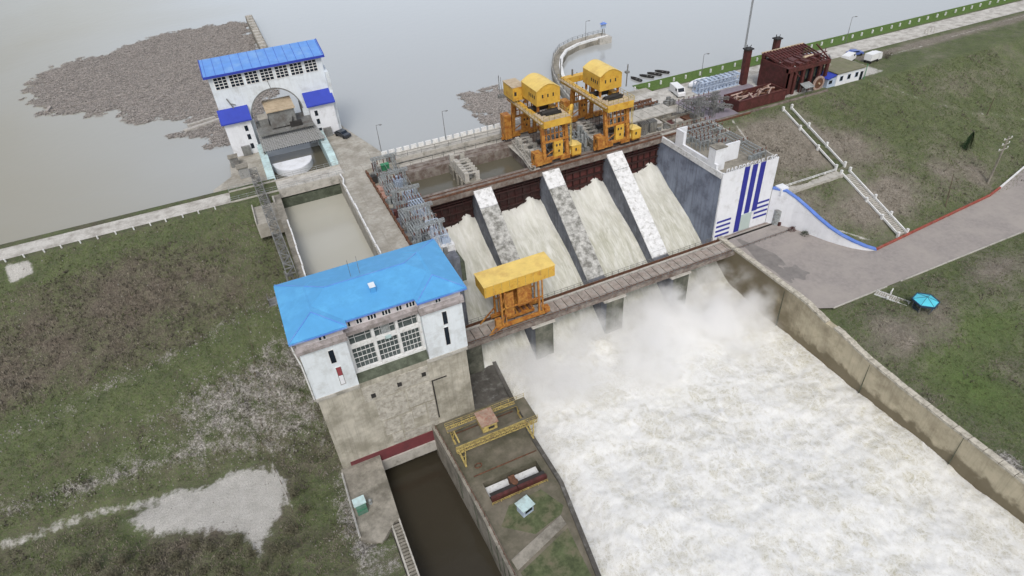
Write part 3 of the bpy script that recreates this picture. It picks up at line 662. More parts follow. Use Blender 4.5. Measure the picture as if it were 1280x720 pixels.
MB().box(7.75,9.1,72.4,72.48,-1.5,.55).build('board', 'steel', PH)
MB().box(8.1,9.0,71.95,72.19,-2.4,-1.9).build('air_unit', 'teal', PH)
# roof
roof = MB().hip(-4.75,21.05,71.75,85.4,3.55,1.75).hip(-4.9,3.2,70.45,85.2,3.56,1.15).hip(13.4,21.2,70.45,85.2,3.56,1.15)
# rear eave follows the photograph's deeper back half
roof = roof.build('roof', 'blue_roof', PH)
b = MB()
for x0,x1,y in ((-4.9,3.2,70.42),(13.4,21.2,70.42),(3.2,13.4,71.72)):
    b.box(x0,x1,y-.1,y,3.22,3.4)
b.build('gutter', 'band_blue', roof)
s = MB().box(8.0,8.8,74.9,76.1,4.2,5.35).build('roof_hatch', 'blue_roof', roof)
MB().box(7.95,8.85,74.85,76.15,5.353,5.42).build('hatch_lid', 'white2', s)
MB().bar((6.2,79.6,5.1),(6.2,79.6,8),.06).bar((7.6,79.7,5.1),(7.6,79.7,8.2),.06).build('aerial', 'steel_dk', roof)
b = MB()
for p, q in (((-4.9,70.45,3.6),(-.85,74.5,4.75)),((3.2,70.45,3.6),(-.85,74.5,4.75)),((21.2,70.45,3.6),(17.3,74.4,4.75)),((13.4,70.45,3.6),(17.3,74.4,4.75)),((2.1,78.57,5.33),(14.2,78.57,5.33)),((-4.75,85.4,3.6),(2.07,78.57,5.32)),((21.05,85.4,3.6),(14.2,78.57,5.32))):
    b.bar(p, q, .16, .07)
b.build('ridge_cap', 'blue_roof2', roof)
MB().path([(-4.7,70.7,3.3),(-4.6,70.75,1.4),(-4.3,70.7,-1),(-4.25,70.7,-8)],.12).build('downpipe', 'trim_white', PH)
b = MB().rail([(-4.9,85.6,0),(-6.4,85.6,0),(-6.4,87.5,0)],1.1,1.5,.04); b.box(-6.5,-4,85.5,87.6,-.15,-.05)
b.build('side_balcony', 'steel_dk', PH)

# ------------------------------------------------------------------ lock chamber walls, deck
b = MB().box(-1.0,.28,85.1,123.4,-34,-.05)
struct(b, 'lock_wall', 'conc'); 
o = bpy.data.objects['lock_wall']; del o['kind']; tag(o, 'concrete left side wall of the lock chamber behind the blue roof', 'wall')
o = MB().box(12.52,18.2,86,123.4,-34,-.02).build('lock_deck', 'deck'); tag(o, 'wide concrete deck road between the lock chamber and the lattice yard', 'quay')
def white_rail(name, label, x, y0, y1, n):
    t = thing(name, label, 'railing', (x, y0, 0))
    for i in range(n):
        a = y0+(y1-y0)*i/n; c = y0+(y1-y0)*(i+.86)/n; j = rnd.uniform(-.08,.08)
        MB().box(x-.12+j,x+.12+j,a,c,.05,.85).build('panel', 'trim_white', t)
    return t
white_rail('parapet', 'white panel parapet along the right edge of the lock chamber', 12.75, 90, 116, 8)
white_rail('parapet', 'white panel parapet along the left edge of the lock chamber', .1, 90, 110, 6)
b = MB().path([(12.8,116.2,.7),(12.6,118,.8),(13.1,120.2,.8),(13.0,123,.6)], .16, 6).build('curved_pipe', 'trim_white'); tag(b, 'white curved pipe at the corner of the lock deck by the crest bridge', 'pipe')
# crest bridge over the lock
t = thing('crest_bridge', 'long grey concrete road bridge crossing the lock below the arched gatehouse', 'bridge', (3, 126, -2))
MB().box(-9,14,123.8,128.3,-.9,-.02).build('deck', 'road', t)
MB().box(-9,14,123.5,123.8,-1.6,.25).box(-9,14,128.3,128.6,-1.6,.25).build('edge_beam', 'conc_light', t)
MB().rail([(-9,123.65,.25),(14,123.65,.25)],.9,1.6,.03).rail([(-9,128.45,.25),(14,128.45,.25)],.9,1.6,.03).build('handrail', 'steel', t)
MB().box(-10,-1,122,129,-8,-1.6).build('abutment', 'conc', t)
o = MB().box(.3,12.5,123.45,124.4,-8,-1.95).build('lock_sill', 'moss'); tag(o, 'olive algae-covered sill wall under the crest bridge at the head of the lock', 'sill')
# left slab and truss footbridge beside the lock
t = thing('landing_slab', 'square stained concrete slab beside the truss at the left of the lock', 'platform', (-3.4, 116, -3))
MB().box(-5.3,-.95,113,120.5,-3.5,-.6).build('slab', 'deck', t)
MB().box(-5.5,-5.3,113,120.5,-3.5,.1).box(-1.3,-.96,118.6,121.2,-3.5,.5).build('kerb_wall', 'conc_light', t)
t = thing('truss_boom', 'long grey lattice boom lying from the crest bridge towards the blue roof', 'truss', (-2.4, 106, 1))
MB().lattice((-3.3,131,2.2),(-1.9,90,1.2),1.5,1.3,24,.13).build('lattice', 'steel_dk', t)
for y in (121,105,92): MB().bar((-2.9,y,-6),(-2.9,y,1.2),.25).bar((-1.9,y,-6),(-1.9,y,1.2),.25).bar((-2.9,y,.2),(-1.9,y,.2),.2).build('support', 'steel_dk', t)
# left crest road
struct(MB().add([(-400,122.8,.03),(-9,123.7,.03),(-9,128.4,.03),(-34,128.2,.03),(-400,127.6,.03)], [[0,1,2,3,4]]), 'road', 'road')
# plaza beyond the lock deck
struct(MB().prism([(13.9,123.4),(24.8,123.4),(24,129),(19.4,148),(17.8,160),(13.9,160)], -7, -.01), 'pavement', 'deck')
# posts along the left crest road
b0 = MB().box(-.11,.11,-.11,.11,-.3,.7).box(-.07,.07,-.13,.13,.45,.62).build('kerb_post', 'trim_white', local=True)
tag(b0, 'small white post standing along the left crest road', 'post', 'white posts along the left crest road')
for i in range(16):
    o = b0 if i == 0 else b0.copy()
    if i: COL.objects.link(o)
    o.location = (-57+i*3.0+rnd.uniform(-.2,.2), 122.55, -.05)

# ------------------------------------------------------------------ intake gatehouse with arch
GH = thing('gatehouse', 'white gatehouse with blue roof, long window band and a tall arched opening', 'building', (5.7, 150, -2))
FY = 148.2; D = 154.3
arch = []
ax0, ax1, az, cx = .1, 11.0, 6.8, 5.55; rr = (ax1-ax0)/2
pts = [(-6.3,-6),(ax0,-6)]
pts += [(cx-rr*math.cos(math.pi*i/20), az+rr*math.sin(math.pi*i/20)*1.02) for i in range(21)]
pts += [(ax1,-6),(17.9,-6),(17.9,17.6),(-6.3,17.6)]
b = MB().yprism(pts, FY, FY+.6); b.yprism([(x,z) for x,z in pts], D-.5, D)
b.box(-6.3,-5.8,FY+.6,D-.5,-6,17.6).box(17.4,17.9,FY+.6,D-.5,-6,17.6)
b.build('wall', 'white2', GH)
# arch soffit
b = MB()
for i in range(20):
    a0, a1 = math.pi*i/20, math.pi*(i+1)/20
    p = [(cx-(rr+q)*math.cos(a), az+(rr+q)*math.sin(a)*1.02) for a, q in ((a0,0),(a1,0),(a1,.25),(a0,.25))]
    b.yprism(p, FY-.12, D-.52)
b.box(-.15,.1,FY+.6,D-.5,-6,6.8).box(11,11.25,FY+.6,D-.5,-6,6.8)
b.build('arch_lining', 'steel_dk', GH)
r = MB(); r.add([(-7.1,FY-.7,17.3),(18.6,FY-.7,17.3),(18.6,D+1,18.9),(-7.1,D+1,18.9),(-7.1,FY-.7,17.62),(18.6,FY-.7,17.62),(18.6,D+1,19.2),(-7.1,D+1,19.2)], [[3,2,1,0],[4,5,6,7],[0,1,5,4],[1,2,6,5],[2,3,7,6],[3,0,4,7]])
ro = r.build('roof', 'blue_roof2', GH)
b = MB()
for i in range(14): 
    x = -6.4+i*1.9; b.bar((x,FY-.65,17.65),(x,D+.95,19.22),.06,.05)
b.box(-7.15,18.65,FY-.85,FY-.71,17.2,17.7).bar((-7.1,FY-.6,17.66),(-7.1,D+1,19.26),.18,.1).bar((18.6,FY-.6,17.66),(18.6,D+1,19.26),.18,.1)
b.build('roof_trim', 'deep_blue', ro)
for i in range(7):
    x0 = -5.35+i*3.22; x1 = x0+2.65
    f = MB().box(x0-.1,x1+.1,FY-.08,FY+.02,14.3,14.42).box(x0-.1,x1+.1,FY-.08,FY+.02,16.88,17.0)
    for k in range(4): x = x0+(x1-x0)*k/3; f.box(x-.07,x+.07,FY-.075,FY+.02,14.42,16.88)
    for k in range(1,4): z = 14.42+(2.46)*k/4; f.box(x0,x1,FY-.07,FY+.02,z-.06,z+.06)
    f = f.build('window', 'trim_white', GH)
    MB().box(x0,x1,FY-.03,FY+.03,14.42,16.88).build('pane', 'glass_dk', f)
# wings
for (x0,x1,lab) in ((-6.3,-.7,1),(12.3,17.9,2)):
    MB().box(x0,x1,145.8,FY-.001,-3,8.0).build('wing', 'white', GH)
    q = MB(); q.add([(x0-.5,145.1,7.6),(x1+.4,145.1,7.6),(x1+.4,FY-.02,9.8),(x0-.5,FY-.02,9.8),(x0-.5,145.1,7.9),(x1+.4,145.1,7.9),(x1+.4,FY-.02,10.1),(x0-.5,FY-.02,10.1)], [[3,2,1,0],[4,5,6,7],[0,1,5,4],[1,2,6,5],[2,3,7,6],[3,0,4,7]])
    q.build('wing_roof', 'deep_blue', GH)
    xm = x1-1.3 if lab == 1 else x0+1.3
    for z in (1,3.2,5.2): MB().box(xm-.35,xm+.35,145.74,145.81,z,z+1.2).build('window', 'glass_dk', GH)
    MB().box((x0+x1)/2-.9,(x0+x1)/2+.9,145.0,145.82,-1,2.0).build('door_hood', 'steel_dk', GH)
MB().box(17.9,18.6,147,153,-3,14).build('side_stair', 'white2', GH)
MB().bar((5.6,FY-.1,12.4),(5.2,FY-.2,15.2),.1).build('aerial', 'steel_dk', GH)
MB().bar((-3.2,FY-.2,10),(-4.0,FY-.4,12.3),.25).bar((-3.4,FY-.2,11),(-2.6,FY-.2,10.6),.15).build('lamp_bracket', 'steel_dk', GH)
# teal piers either side of the gate
for (x0,x1,lab) in ((-1.1,.5,'left'),(12.4,14.0,'right')):
    o = MB().xprism([(129.2,-6),(129.2,-.3),(133,1.2),(FY-2.5,1.6),(FY-2.5,-6)], x0, x1).build('guide_pier', 'teal'); tag(o, 'pale teal concrete pier on the %s side of the round lock gate' % lab, 'pier')
# hoist house in the arch
t = thing('hoist_cabin', 'tan flat-roofed hoist cabin sitting inside the arch of the gatehouse', 'cabin', (6, 146, 4))
MB().box(3.2,8.9,143.8,151,5.2,8.9).build('body', 'steel_dk', t)
MB().box(2.9,9.2,143.4,151.3,8.9,9.15).build('roof', 'tan', t)
MB().box(1.0,3.0,146.5,149.5,4.9,6.7).build('side_box', 'steel_dk', t); MB().box(.9,3.1,146.4,149.6,6.7,6.85).build('side_roof', 'conc_light', t)
MB().box(.3,12.2,142.5,151,4.4,4.9).build('floor', 'steel_dk', t)
MB().bar((6.2,144.1,4.9),(6.2,144.1,8),.25).bar((7.6,143.5,4.9),(8.2,143.5,7),.2).box(7.2,9.8,142.9,144,4.9,5.9).build('hoist_frame', 'black', t)
# slatted roof
t = thing('slatted_canopy', 'sloping grey slatted canopy in front of the arched opening', 'canopy', (6.3, 141, 0))
b = MB()
for i in range(17):
    f = i/16; y = 139.6+6.6*f; z = 2.1+2.6*f
    x1 = 13.6-1.6*f
    b.add([(-.1,y,z),(x1,y,z),(x1,y+.22,z-.05),(-.1,y+.22,z-.05),(-.1,y,z+.12),(x1,y,z+.12),(x1,y+.22,z+.2),(-.1,y+.22,z+.2)], [[3,2,1,0],[4,5,6,7],[0,1,5,4],[1,2,6,5],[2,3,7,6],[3,0,4,7]])
b.build('slats', 'corr', t)
b = MB()
for i in range(26): x = .05+i*.5; b.bar((x,139.5,2.0),(x*.9+.1,146.4,4.75),.14,.2)
b.build('rafter', 'black', t)
for x in (0,13.0): MB().bar((x,140,-1),(x,140,2.1),.3).build('post', 'steel_dk', t)
# round gate
b = MB(); n = 36; cy0 = 138.2; rg = 4.3
pl = [(5.1+rg*math.cos(math.pi+math.pi*i/n), cy0+rg*1.25*math.sin(math.pi+math.pi*i/n)) for i in range(n+1)]
t = thing('radial_gate', 'round white lock gate standing in dark water under the slatted canopy', 'gate', (5.3, 135, -3))
b.prism(pl, -3.5, -.5).build('skin', 'white', t)
MB().prism([(5.1+(x-5.1)*.97, cy0+(y-cy0)*.97) for x, y in pl], -.5, -.44).build('top_plate', 'white', t)
struct(MB().add([(.5,124.45,-1.97),(12.4,124.45,-1.97),(12.4,146,-1.97),(.5,146,-1.97)], [[0,1,2,3]]), 'water', 'bay')
# small things left of the gatehouse
for i, (x,y,c_,z,lab,m_) in enumerate(((-6.6,141,1.7,2.1,'dark box cabin beside the left teal pier, next to the gatehouse','steel_dk'),(-5.2,134.6,2.0,2.2,'small stained grey shed at the left end of the crest bridge','corr'))):
    t = thing('shed', lab, 'shed', (x,y,0)); MB().box(x-c_/2,x+c_/2,y-c_/2,y+c_/2,-2,z).build('wall', m_, t); MB().box(x-c_/2-.2,x+c_/2+.2,y-c_/2-.2,y+c_/2+.2,z,z+.15).build('roof', 'conc', t)
o = MB().prism([(-12,128.5),(-1.12,128.5),(-1.12,145.6),(-7.6,145.6),(-8,136),(-12,131.5)], -5, -.12).build('forebay_apron', 'deck'); tag(o, 'stained concrete apron on the left side below the gatehouse wing', 'platform')
o = MB().prism([(14.01,129),(14.01,145.79),(16.4,145.79),(16.4,129)], -4, .0).build('forebay_quay', 'deck'); tag(o, 'narrow concrete quay right of the round gate', 'quay')
b = MB().box(9.0,11.6,226,276,-4,.4); o = b.build('guide_wall', 'conc'); tag(o, 'long dark concrete guide wall far behind the gatehouse in the reservoir', 'wall')
b = MB()
for i in range(12): b.box(9.2,11.2,227+i*4,228.6+i*4,.4,1.2)
c = b.build('bollard_row', 'conc_light', o)

# ------------------------------------------------------------------ driftwood
DEB = [(-62.5,239.2),(-59.5,254.3),(-53.1,261.2),(-39.5,263.9),(-28,275.7),(-12.4,281.5),(8.3,279.2),(9,256.6),(9,233.6),(9,190),(4,160),(-4,158.5),(-9,160),(-15.3,169.6),(-16.4,182),(-20.8,186.7),(-27.8,188.1),(-35.2,199.2),(-52.2,210.3),(-59.9,231.1)]
DEB2 = [(52.5,155.2),(58.8,158),(65.7,156.2),(70,151.8),(69,131),(55.7,130.2),(51.6,135.5),(50.7,143.6)]
DEB3 = [(41.1,121.2),(51.7,125.3),(51.1,120.4),(42.4,120.3)]
M['drift_a'] = mat('grey_debris_mat', (.255,.24,.23), var=.4, scale=1.2, dirt=(.12,.10,.085), damt=.8, dscale=.5, bump=.6, bscale=3)
def drift(label, P, n, lo, hi, edge=2.5):
    xs_ = [p[0] for p in P]; ys_ = [p[1] for p in P]
    mb = MB(); k = 0
    cnt = 0
    while k < n and cnt < n*20:
        cnt += 1
        x, y = rnd.uniform(min(xs_), max(xs_)), rnd.uniform(min(ys_), max(ys_))
        jx, jy = 2.2*fbm(x,y,.16,6,1)*edge+rnd.gauss(0,.6), 2.2*fbm(x,y,.16,6,8)*edge+rnd.gauss(0,.6)
        if not inpoly(x+jx, y+jy, P): continue
        k += 1; a = rnd.gauss(.4, .9); L_ = rnd.uniform(lo, hi)*(2.2 if rnd.random() < .03 else 1); w_ = rnd.uniform(.07, .19)
        dx, dy = math.cos(a)*L_/2, math.sin(a)*L_/2; z = -1.98+rnd.uniform(0,.22)
        mb.bar((x-dx,y-dy,z), (x+dx,y+dy,z+rnd.uniform(-.06,.1)), w_, w_*.8)
    o = mb.build('driftwood', 'wood'); tag(o, label, 'driftwood', kind='stuff')
    # matted bark between the sticks
    cells = MB(); st = 1.0
    y = min(ys_)
    while y < max(ys_):
        x = min(xs_)
        while x < max(xs_):
            if inpoly(x+2.2*fbm(x,y,.16,6,1)*edge, y+2.2*fbm(x,y,.16,6,8)*edge, P) and rnd.random() < .88:
                q = st*.62; cells.add([(x+q*math.cos(a)*rnd.uniform(.8,1.3), y+q*math.sin(a)*rnd.uniform(.8,1.3), -1.985+rnd.uniform(0,.02)) for a in (.2,1.25,2.3,3.4,4.4,5.5)], [[0,1,2,3,4,5]])
            x += st
        y += st
    c_ = cells.build('bark_mat', 'drift_a', o)
    return o
drift('large mat of grey driftwood floating beside the gatehouse', DEB, 30000, .4, 1.5)
drift('smaller mat of driftwood floating behind the yellow cranes', DEB2, 5500, .35, 1.2, 2.5)
drift('wedge of driftwood caught behind the walkway by the first crane', DEB3, 350, .5, 1.5, .8)
t = MB().bar((-17,173.5,-1.9),(-8,176.5,-1.8),1.3,.7).bar((-16,176.5,-1.7),(-9,178.5,-1.7),.9,.6); o = t.build('log_raft', 'stone'); tag(o, 'pale bundle of long logs at the edge of the driftwood by the gatehouse', 'raft')
o = MB().bar((-52,212,-1.7),(-19,214,-1.7),.2,.2).bar((-52.4,211,-1.7),(-51.6,213.5,-1.3),.8,.6).build('boom_log', 'wood'); tag(o, 'thin grey boom log lying along the lower edge of the driftwood', 'log')

# ------------------------------------------------------------------ spillway
Y0, Y1 = 103.6, 106.4     # front crest girder
PX = [(35.2,38.9),(50.4,54.2),(65.7,69.4)]
prof = [(106.3,-30),(106.3,-1.3),(103.5,-1.3),(103.5,-.6),(84.6,-15.9),(78.2,-15.9),(77.6,-16.2),(77.6,-30)]
labs = ('sloping spillway pier nearest the powerhouse, behind the yellow bridge crane', 'middle sloping spillway pier with blotched grey and white top', 'sloping spillway pier nearest the striped building, with a clean white top')
for (x0, x1), lb, tm in zip(PX, labs, ('pier_top','pier_top','pier_white')):
    t = thing('spillway_pier', lb, 'pier', ((x0+x1)/2, 90, -30), 'spillway piers')
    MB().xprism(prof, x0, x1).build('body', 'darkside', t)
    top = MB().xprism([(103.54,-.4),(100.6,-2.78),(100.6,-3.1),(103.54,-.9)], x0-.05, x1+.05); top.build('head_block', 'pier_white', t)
    c = MB()
    yy = 100.5
    while yy > 85.2:      # worn surfacing slabs
        l_ = min(rnd.uniform(1.5, 3), yy-84.7); za = -.6-(103.5-yy)*15.3/18.9; zb = -.6-(103.5-yy+l_)*15.3/18.9; h = rnd.uniform(.05,.16)
        c.xprism([(yy,za-.1),(yy,za+h),(yy-l_+.06,zb+h),(yy-l_+.06,zb-.1)], x0-.06, x1+.06); yy -= l_
    c.build('coping', tm, t)
    MB().box(x0+.02,x1-.02,77.5,77.62,-29,-16.3).build('nose', 'pier_low', t)
# left abutment with white blocks and yard on top
t = thing('spillway_abutment', 'dark left abutment of the spillway with two white end blocks', 'abutment', (22, 95, -30))
MB().box(18.25,24.8,84.2,106,-33,-.7).build('body', 'darkside', t)
MB().box(21.2,24.9,97.9,102.9,-.7,.45).build('end_block', 'pier_white', t)
MB().box(22.0,25.0,86.6,94.6,-1.2,.5).box(21.9,25.1,93.2,94.7,.5,.6).build('end_block', 'pier_white', t)
MB().box(20.6,25.2,79.2,84.19,-33,-16).build('bridge_seat', 'pier_low', t)
MB().box(24.6,25.6,84.3,88.5,-6,-2).build('mossy_ledge', 'moss', t)
# crest: front girders, gates, upstream piers, rear girder
t = thing('spillway_crest', 'dam crest with rusty brown front girder and rail beam over the dark gates', 'dam crest', (52, 106, -3))
MB().box(24.9,93.5,Y0,Y1,-1.25,-.05).build('front_girder', 'girder', t)
MB().box(24.9,104,Y0-.06,Y0+.3,-.05,.25).box(24.9,93.5,Y0+1.6,Y0+1.75,-.05,.08).build('rail', 'rust', t)
MB().box(24.9,73.9,117,118.6,-3.2,-.05).build('rear_girder', 'girder', t)
MB().box(24.9,73.9,118.6,120.2,-.6,.12).build('rear_deck', 'girder', t)
b = MB()
for z in (-1.6,-2.2): b.box(25,79.7,104.2,104.5,z-.12,z)
b.build('walkway_beam', 'gate', t)
bays = [(24.9,35.1),(39,50.3),(54.3,65.6),(69.5,79.7)]
for i, (x0, x1) in enumerate(bays):
    g = thing('sluice_gate', ('dark red steel gate between the abutment and the first spillway pier','dark red steel gate above the second chute from the powerhouse','dark red steel gate above the third chute from the powerhouse','dark red steel gate beside the striped building')[i], 'sluice gate', ((x0+x1)/2,105,-8), 'spillway gates')
    MB().box(x0,x1,104.9,105.3,-8.3,-1.3).build('skin', 'gate' if i < 2 else 'redbrown', g)
    b = MB()
    for z in (-3,-4.8,-6.6,-8.1): b.box(x0+.05,x1-.05,104.45,104.9,z-.16,z+.16)
    for k in range(7): x = x0+.4+(x1-x0-.8)*k/6; b.box(x-.09,x+.09,104.55,104.9,-8.2,-1.4)
    b.build('stiffener', 'gate', g)
upx = [(34.8,38.4),(50.2,53.8),(65.3,68.9)]
uplab = ('white-topped concrete machinery pier in the open water left of the yellow cranes','concrete upstream pier beneath the first yellow crane','concrete upstream pier between the two yellow cranes')
for (x0,x1), lb in zip(upx, uplab):
    p = thing('upstream_pier', lb, 'pier', ((x0+x1)/2, 112, -6))
    MB().box(x0,x1,Y1+.01,116.98,-8,-.3).build('body', 'conc', p)
    q = MB()
    for k in range(8):
        y = 107.4+k*1.2; hh = rnd.uniform(.8,2.2)
        q.box(x0+.2,x0+1.1,y,y+.8,-.3,hh).box(x1-1.1,x1-.2,y,y+.8,-.3,hh*.8)
        q.box(x0+.15,x1-.15,y+.1,y+.35,hh*.8,hh*.8+.25)
    q.build('hoist_block', 'conc_light', p)
    q = MB().tube((x0+1.5,108,.4),(x0+1.5,115,.4),.35,8).box(x0+1.9,x0+2.3,108.5,114,-.3,.5)
    q.build('shaft', 'steel_dk', p)
    q = MB()
    for k in range(3): q.box(x0-.5,x0-.15,108+k*2.6,108.5+k*2.6,-3,.1)
    q.build('buttress', 'conc', p)
# decking between the cranes (machinery floor) 
t = thing('machinery_deck', 'cluttered dark deck of slots and hoist gear under the two yellow cranes', 'deck', (63, 112, -1))
MB().box(49.5,50.19,Y1+.01,116.98,-3,-.2).box(53.81,65.29,111.3,116.98,-2.4,-.25).box(53.81,65.29,Y1+.01,108.2,-2.4,-.25).box(68.91,73.9,111.5,116.98,-2.4,-.25).box(68.91,73.9,Y1+.01,108.6,-2.4,-.25).build('floor', 'girder', t)
b = MB()
for k in range(120):
    x, y = rnd.uniform(50,73.5), rnd.choice((rnd.uniform(106.6,108),rnd.uniform(111.5,116.7))); s = rnd.uniform(.2,.9)
    b.box(x-s/2,x+s/2,y-.3,y+.3,-.25,rnd.uniform(0,1.3))
b.build('slot_cover', 'steel_dk', t)['kind'] = 'stuff'
b = MB()
for k in range(34):
    x, y = rnd.uniform(59,65.5), rnd.uniform(106.6,117); b.tube((x,y,-.2),(x,y,rnd.uniform(1,3)),rnd.uniform(.15,.4),7)
    x = rnd.uniform(54,66); b.bar((x,rnd.uniform(107,112),.8),(x+rnd.uniform(-1,1),rnd.uniform(112,117),rnd.uniform(.5,2)),.14)
b.build('hoist_gear', 'steel', t)['kind'] = 'stuff'
t = MB().lattice((50.5,117.5,.7),(48.6,104,.7),1.0,.8,9,.13).box(48.9,50.2,104,117.5,.25,.32).build('gangway', 'conc_light'); tag(t, 'pale sloping lattice gangway at the left foot of the first yellow crane', 'gangway')
# upstream walkway with lamp poles
b = MB(); t = thing('upstream_walkway', 'long pale walkway with pipe railings behind the open bays', 'walkway', (38, 127, 0))
MB().prism([(22,125.2),(74,124.2),(74,127.4),(60,128.4),(22,128.4)], -1.2, -.05).build('deck', 'conc_light', t)
b = MB()
for i in range(22):
    x = 23.3+i*1.7; b.box(x,x+1.25,128.05,128.4,-.05,.85)
b.build('parapet', 'trim_white', t)
MB().rail([(22,125.3,-.05),(60,124.6,-.05)],1.2,3,.04).rail([(24.9,120.2,.1),(50,120.2,.1)],1.2,2.4,.04).build('railing', 'steel_dk', t)
MB().box(24.7,73.9,118.8,125.15,-2.2,-1.45).build('apron', 'conc_light', t)
def lamp(x, y, h, lb, z=0.):
    t = thing('street_lamp', lb, 'street lamp', (x,y,z))
    MB().tube((x,y,z),(x,y,z+h),.09,6,.05).build('pole', 'steel_dk', t)
    MB().bar((x,y,z+h),(x+.7,y-.5,z+h+.15),.08).box(x+.6,x+1.1,y-.7,y-.4,z+h+.05,z+h+.2).build('lamp_head', 'steel_dk', t)
lamp(23.6,129.5,6.5,'thin lamp post at the left end of the upstream walkway')
lamp(38.5,128.8,6.5,'thin lamp post midway along the upstream walkway')
# ------------------------------------------------------------------ downstream bridge
t = thing('service_bridge', 'long low bridge of brown slabs crossing the spillway on piers', 'bridge', (58, 81, -16))
for z0,z1,y0,y1 in ((-16.,-15.25,78.0,78.5),(-16.,-15.25,83.0,83.4)): MB().box(22.2,97.2,y0,y1,z0,z1).build('girder', 'girder', t)
b = MB()
for i in range(44):
    x = 22.4+i*1.7
    b.box(x+.06,x+1.62,78.6,81.7,-15.32,-15.12+rnd.uniform(0,.03))
b.build('deck_slab', mat('brown_deck_slab', (.31,.265,.235), var=.35, scale=.9, dirt=(.37,.35,.32), damt=.6, dscale=.6), t)
MB().box(22.2,97.2,78.5,83.0,-15.55,-15.35).build('deck_base', 'black', t)
MB().box(22.2,97.2,81.85,82.3,-15.33,-15.02).build('kerb_beam', 'conc_light', t)
MB().box(22.2,97.2,78.5,78.62,-15.3,-15.0).box(22.2,97.2,82.9,83.0,-15.3,-15.0).box(22.2,93.,82.45,82.6,-15.3,-15.05).build('rail', 'rust', t)
b = MB().rail([(22.2,78.1,-15.25),(97.2,78.1,-15.25)],.95,1.4,.035).rail([(22.2,83.25,-15.25),(79.4,83.25,-15.25)],.95,1.4,.035)
b.build('railing', 'steel_dk', t)
for x0,x1 in PX: MB().box(x0-.5,x1+.5,77.5,83.6,-16.3,-16.0).build('pier_cap', 'conc_light', t)
# ------------------------------------------------------------------ right gate building with stripes
t = thing('striped_building', 'tall white building with three navy stripes at the right end of the spillway', 'building', (86.6, 93, -27))
MB().box(79.75,93.4,83.75,105.,-30,-.9).build('concrete_wall', 'bluegrey', t)
MB().box(79.65,93.5,83.4,83.74,-16.2,.35).build('front_wall', 'white', t)
MB().box(79.55,80.0,83.9,Y0-.1,-.95,.25).build('side_coping', 'pier_white', t)
MB().box(93.1,93.5,83.9,104.9,-.9,.3).box(80.1,93.1,104.2,104.9,-.9,.3).build('parapet', 'conc_light', t)
MB().box(80.0,93.1,83.75,104.2,-.9,-.6).build('flat_roof', 'conc', t)
b = MB().box(79.62,80.1,85.6,97.2,-.7,1.25)
b.build('left_parapet', 'white', t)
MB().box(79.6,80.2,96.4,98.9,-.7,3.9).box(80.2,82.1,98.5,98.9,-.7,3.9).build('rear_upstand', 'white', t)
MB().box(79.6,82.2,86.3,88.3,-.7,4.2).build('front_upstand', 'white', t); MB().box(79.5,82.3,86.2,88.4,4.2,4.4).build('upstand_cap', 'conc', t)
MB().box(82.21,87.6,88.6,89.0,-.7,3.2).build('screen_wall', 'white', t)
for k in range(3):
    x = 84.9+k*2.0
    MB().box(x,x+1.28,83.33,83.41,-14.9 if k == 0 else -10.9,.34).build('stripe', 'stripe', t)
b = MB()
for k in range(4): b.box(80.0,83.6,83.34,83.41,-11.2-k*1.12,-10.75-k*1.12).box(89.7,93.3,83.34,83.41,-9.6-k*1.15,-9.15-k*1.15)
b.build('stripe_lines', 'stripe', t)
MB().box(86.2,88.9,83.27,83.42,-14.9,-11.0).build('door', 'door', t); MB().box(88.92,89.25,83.2,83.42,-14.9,-10.9).build('door_frame', 'white', t)
for z in (-5.2,): MB().box(93.4,93.46,83.74,90,-14,-1).build('side_face', 'white', t)
# lettering standing along the roof edge
def lettering(body, x, y, z, size, m, parent):
    cu = bpy.data.curves.new('lettering', 'FONT'); cu.body = body; cu.size = size; cu.extrude = .05; cu.offset = .012; cu.space_character = 1.25
    o = bpy.data.objects.new('lettering', cu); COL.objects.link(o)
    dg = bpy.context.evaluated_depsgraph_get(); me = bpy.data.meshes.new_from_object(o.evaluated_get(dg)); wd = max(v.co.x for v in me.vertices)
    bpy.data.objects.remove(o); o = bpy.data.objects.new('lettering', me); COL.objects.link(o); me.materials.clear(); me.materials.append(M[m])
    o.parent = parent; o.location = Vector((x,y,z))-ROOT[parent.name]; o.rotation_euler = (R_(90),0,0); return o, wd
lo, wd = lettering('ПАВЛОВСКАЯ ГЭС', 80.2, 83.35, .42, 1.05, 'white', t)
lo.scale.x = 12.6/wd
MB().box(80,93.2,83.5,83.6,.35,.5).build('letter_rail', 'steel_dk', t)
b = MB()
for i in range(15): b.bar((80.3+i*.9,83.5,.3),(80.3+i*.9,84.5,-.6),.06)
b.build('letter_strut', 'steel_dk', t)
# rooftop switchgear: a transformer, insulator racks
def transformer(x, y, z, s, lb, m='steel_dk'):
    t = thing('transformer', lb, 'transformer', (x,y,z))
    MB().box(x-1.3*s,x+1.3*s,y-.8*s,y+.8*s,z+.2,z+2.2*s).build('tank', m, t)
    b = MB()
    for k in range(7):
        b.box(x-1.2*s+k*.38*s,x-1.05*s+k*.38*s,y-1.3*s,y-.81*s,z+.3,z+2.*s).box(x-1.2*s+k*.38*s,x-1.05*s+k*.38*s,y+.81*s,y+1.3*s,z+.3,z+2.*s)
    b.build('radiator', m, t)
    for k in (-.8,0,.8):
        q = MB()
        for j in range(5): q.tube((x+k*s,y,z+2.2*s+j*.2),(x+k*s,y,z+2.3*s+j*.2),.17,8,.1)
        q.build('bushing', 'porc', t)
    MB().tube((x-.9*s,y+.4*s,z+2.6*s),(x+.9*s,y+.4*s,z+2.6*s),.28*s,8).build('oil_tank', m, t)
transformer(86.2,92.2,-.6,1.1,'grey finned transformer in the middle of the striped building roof')
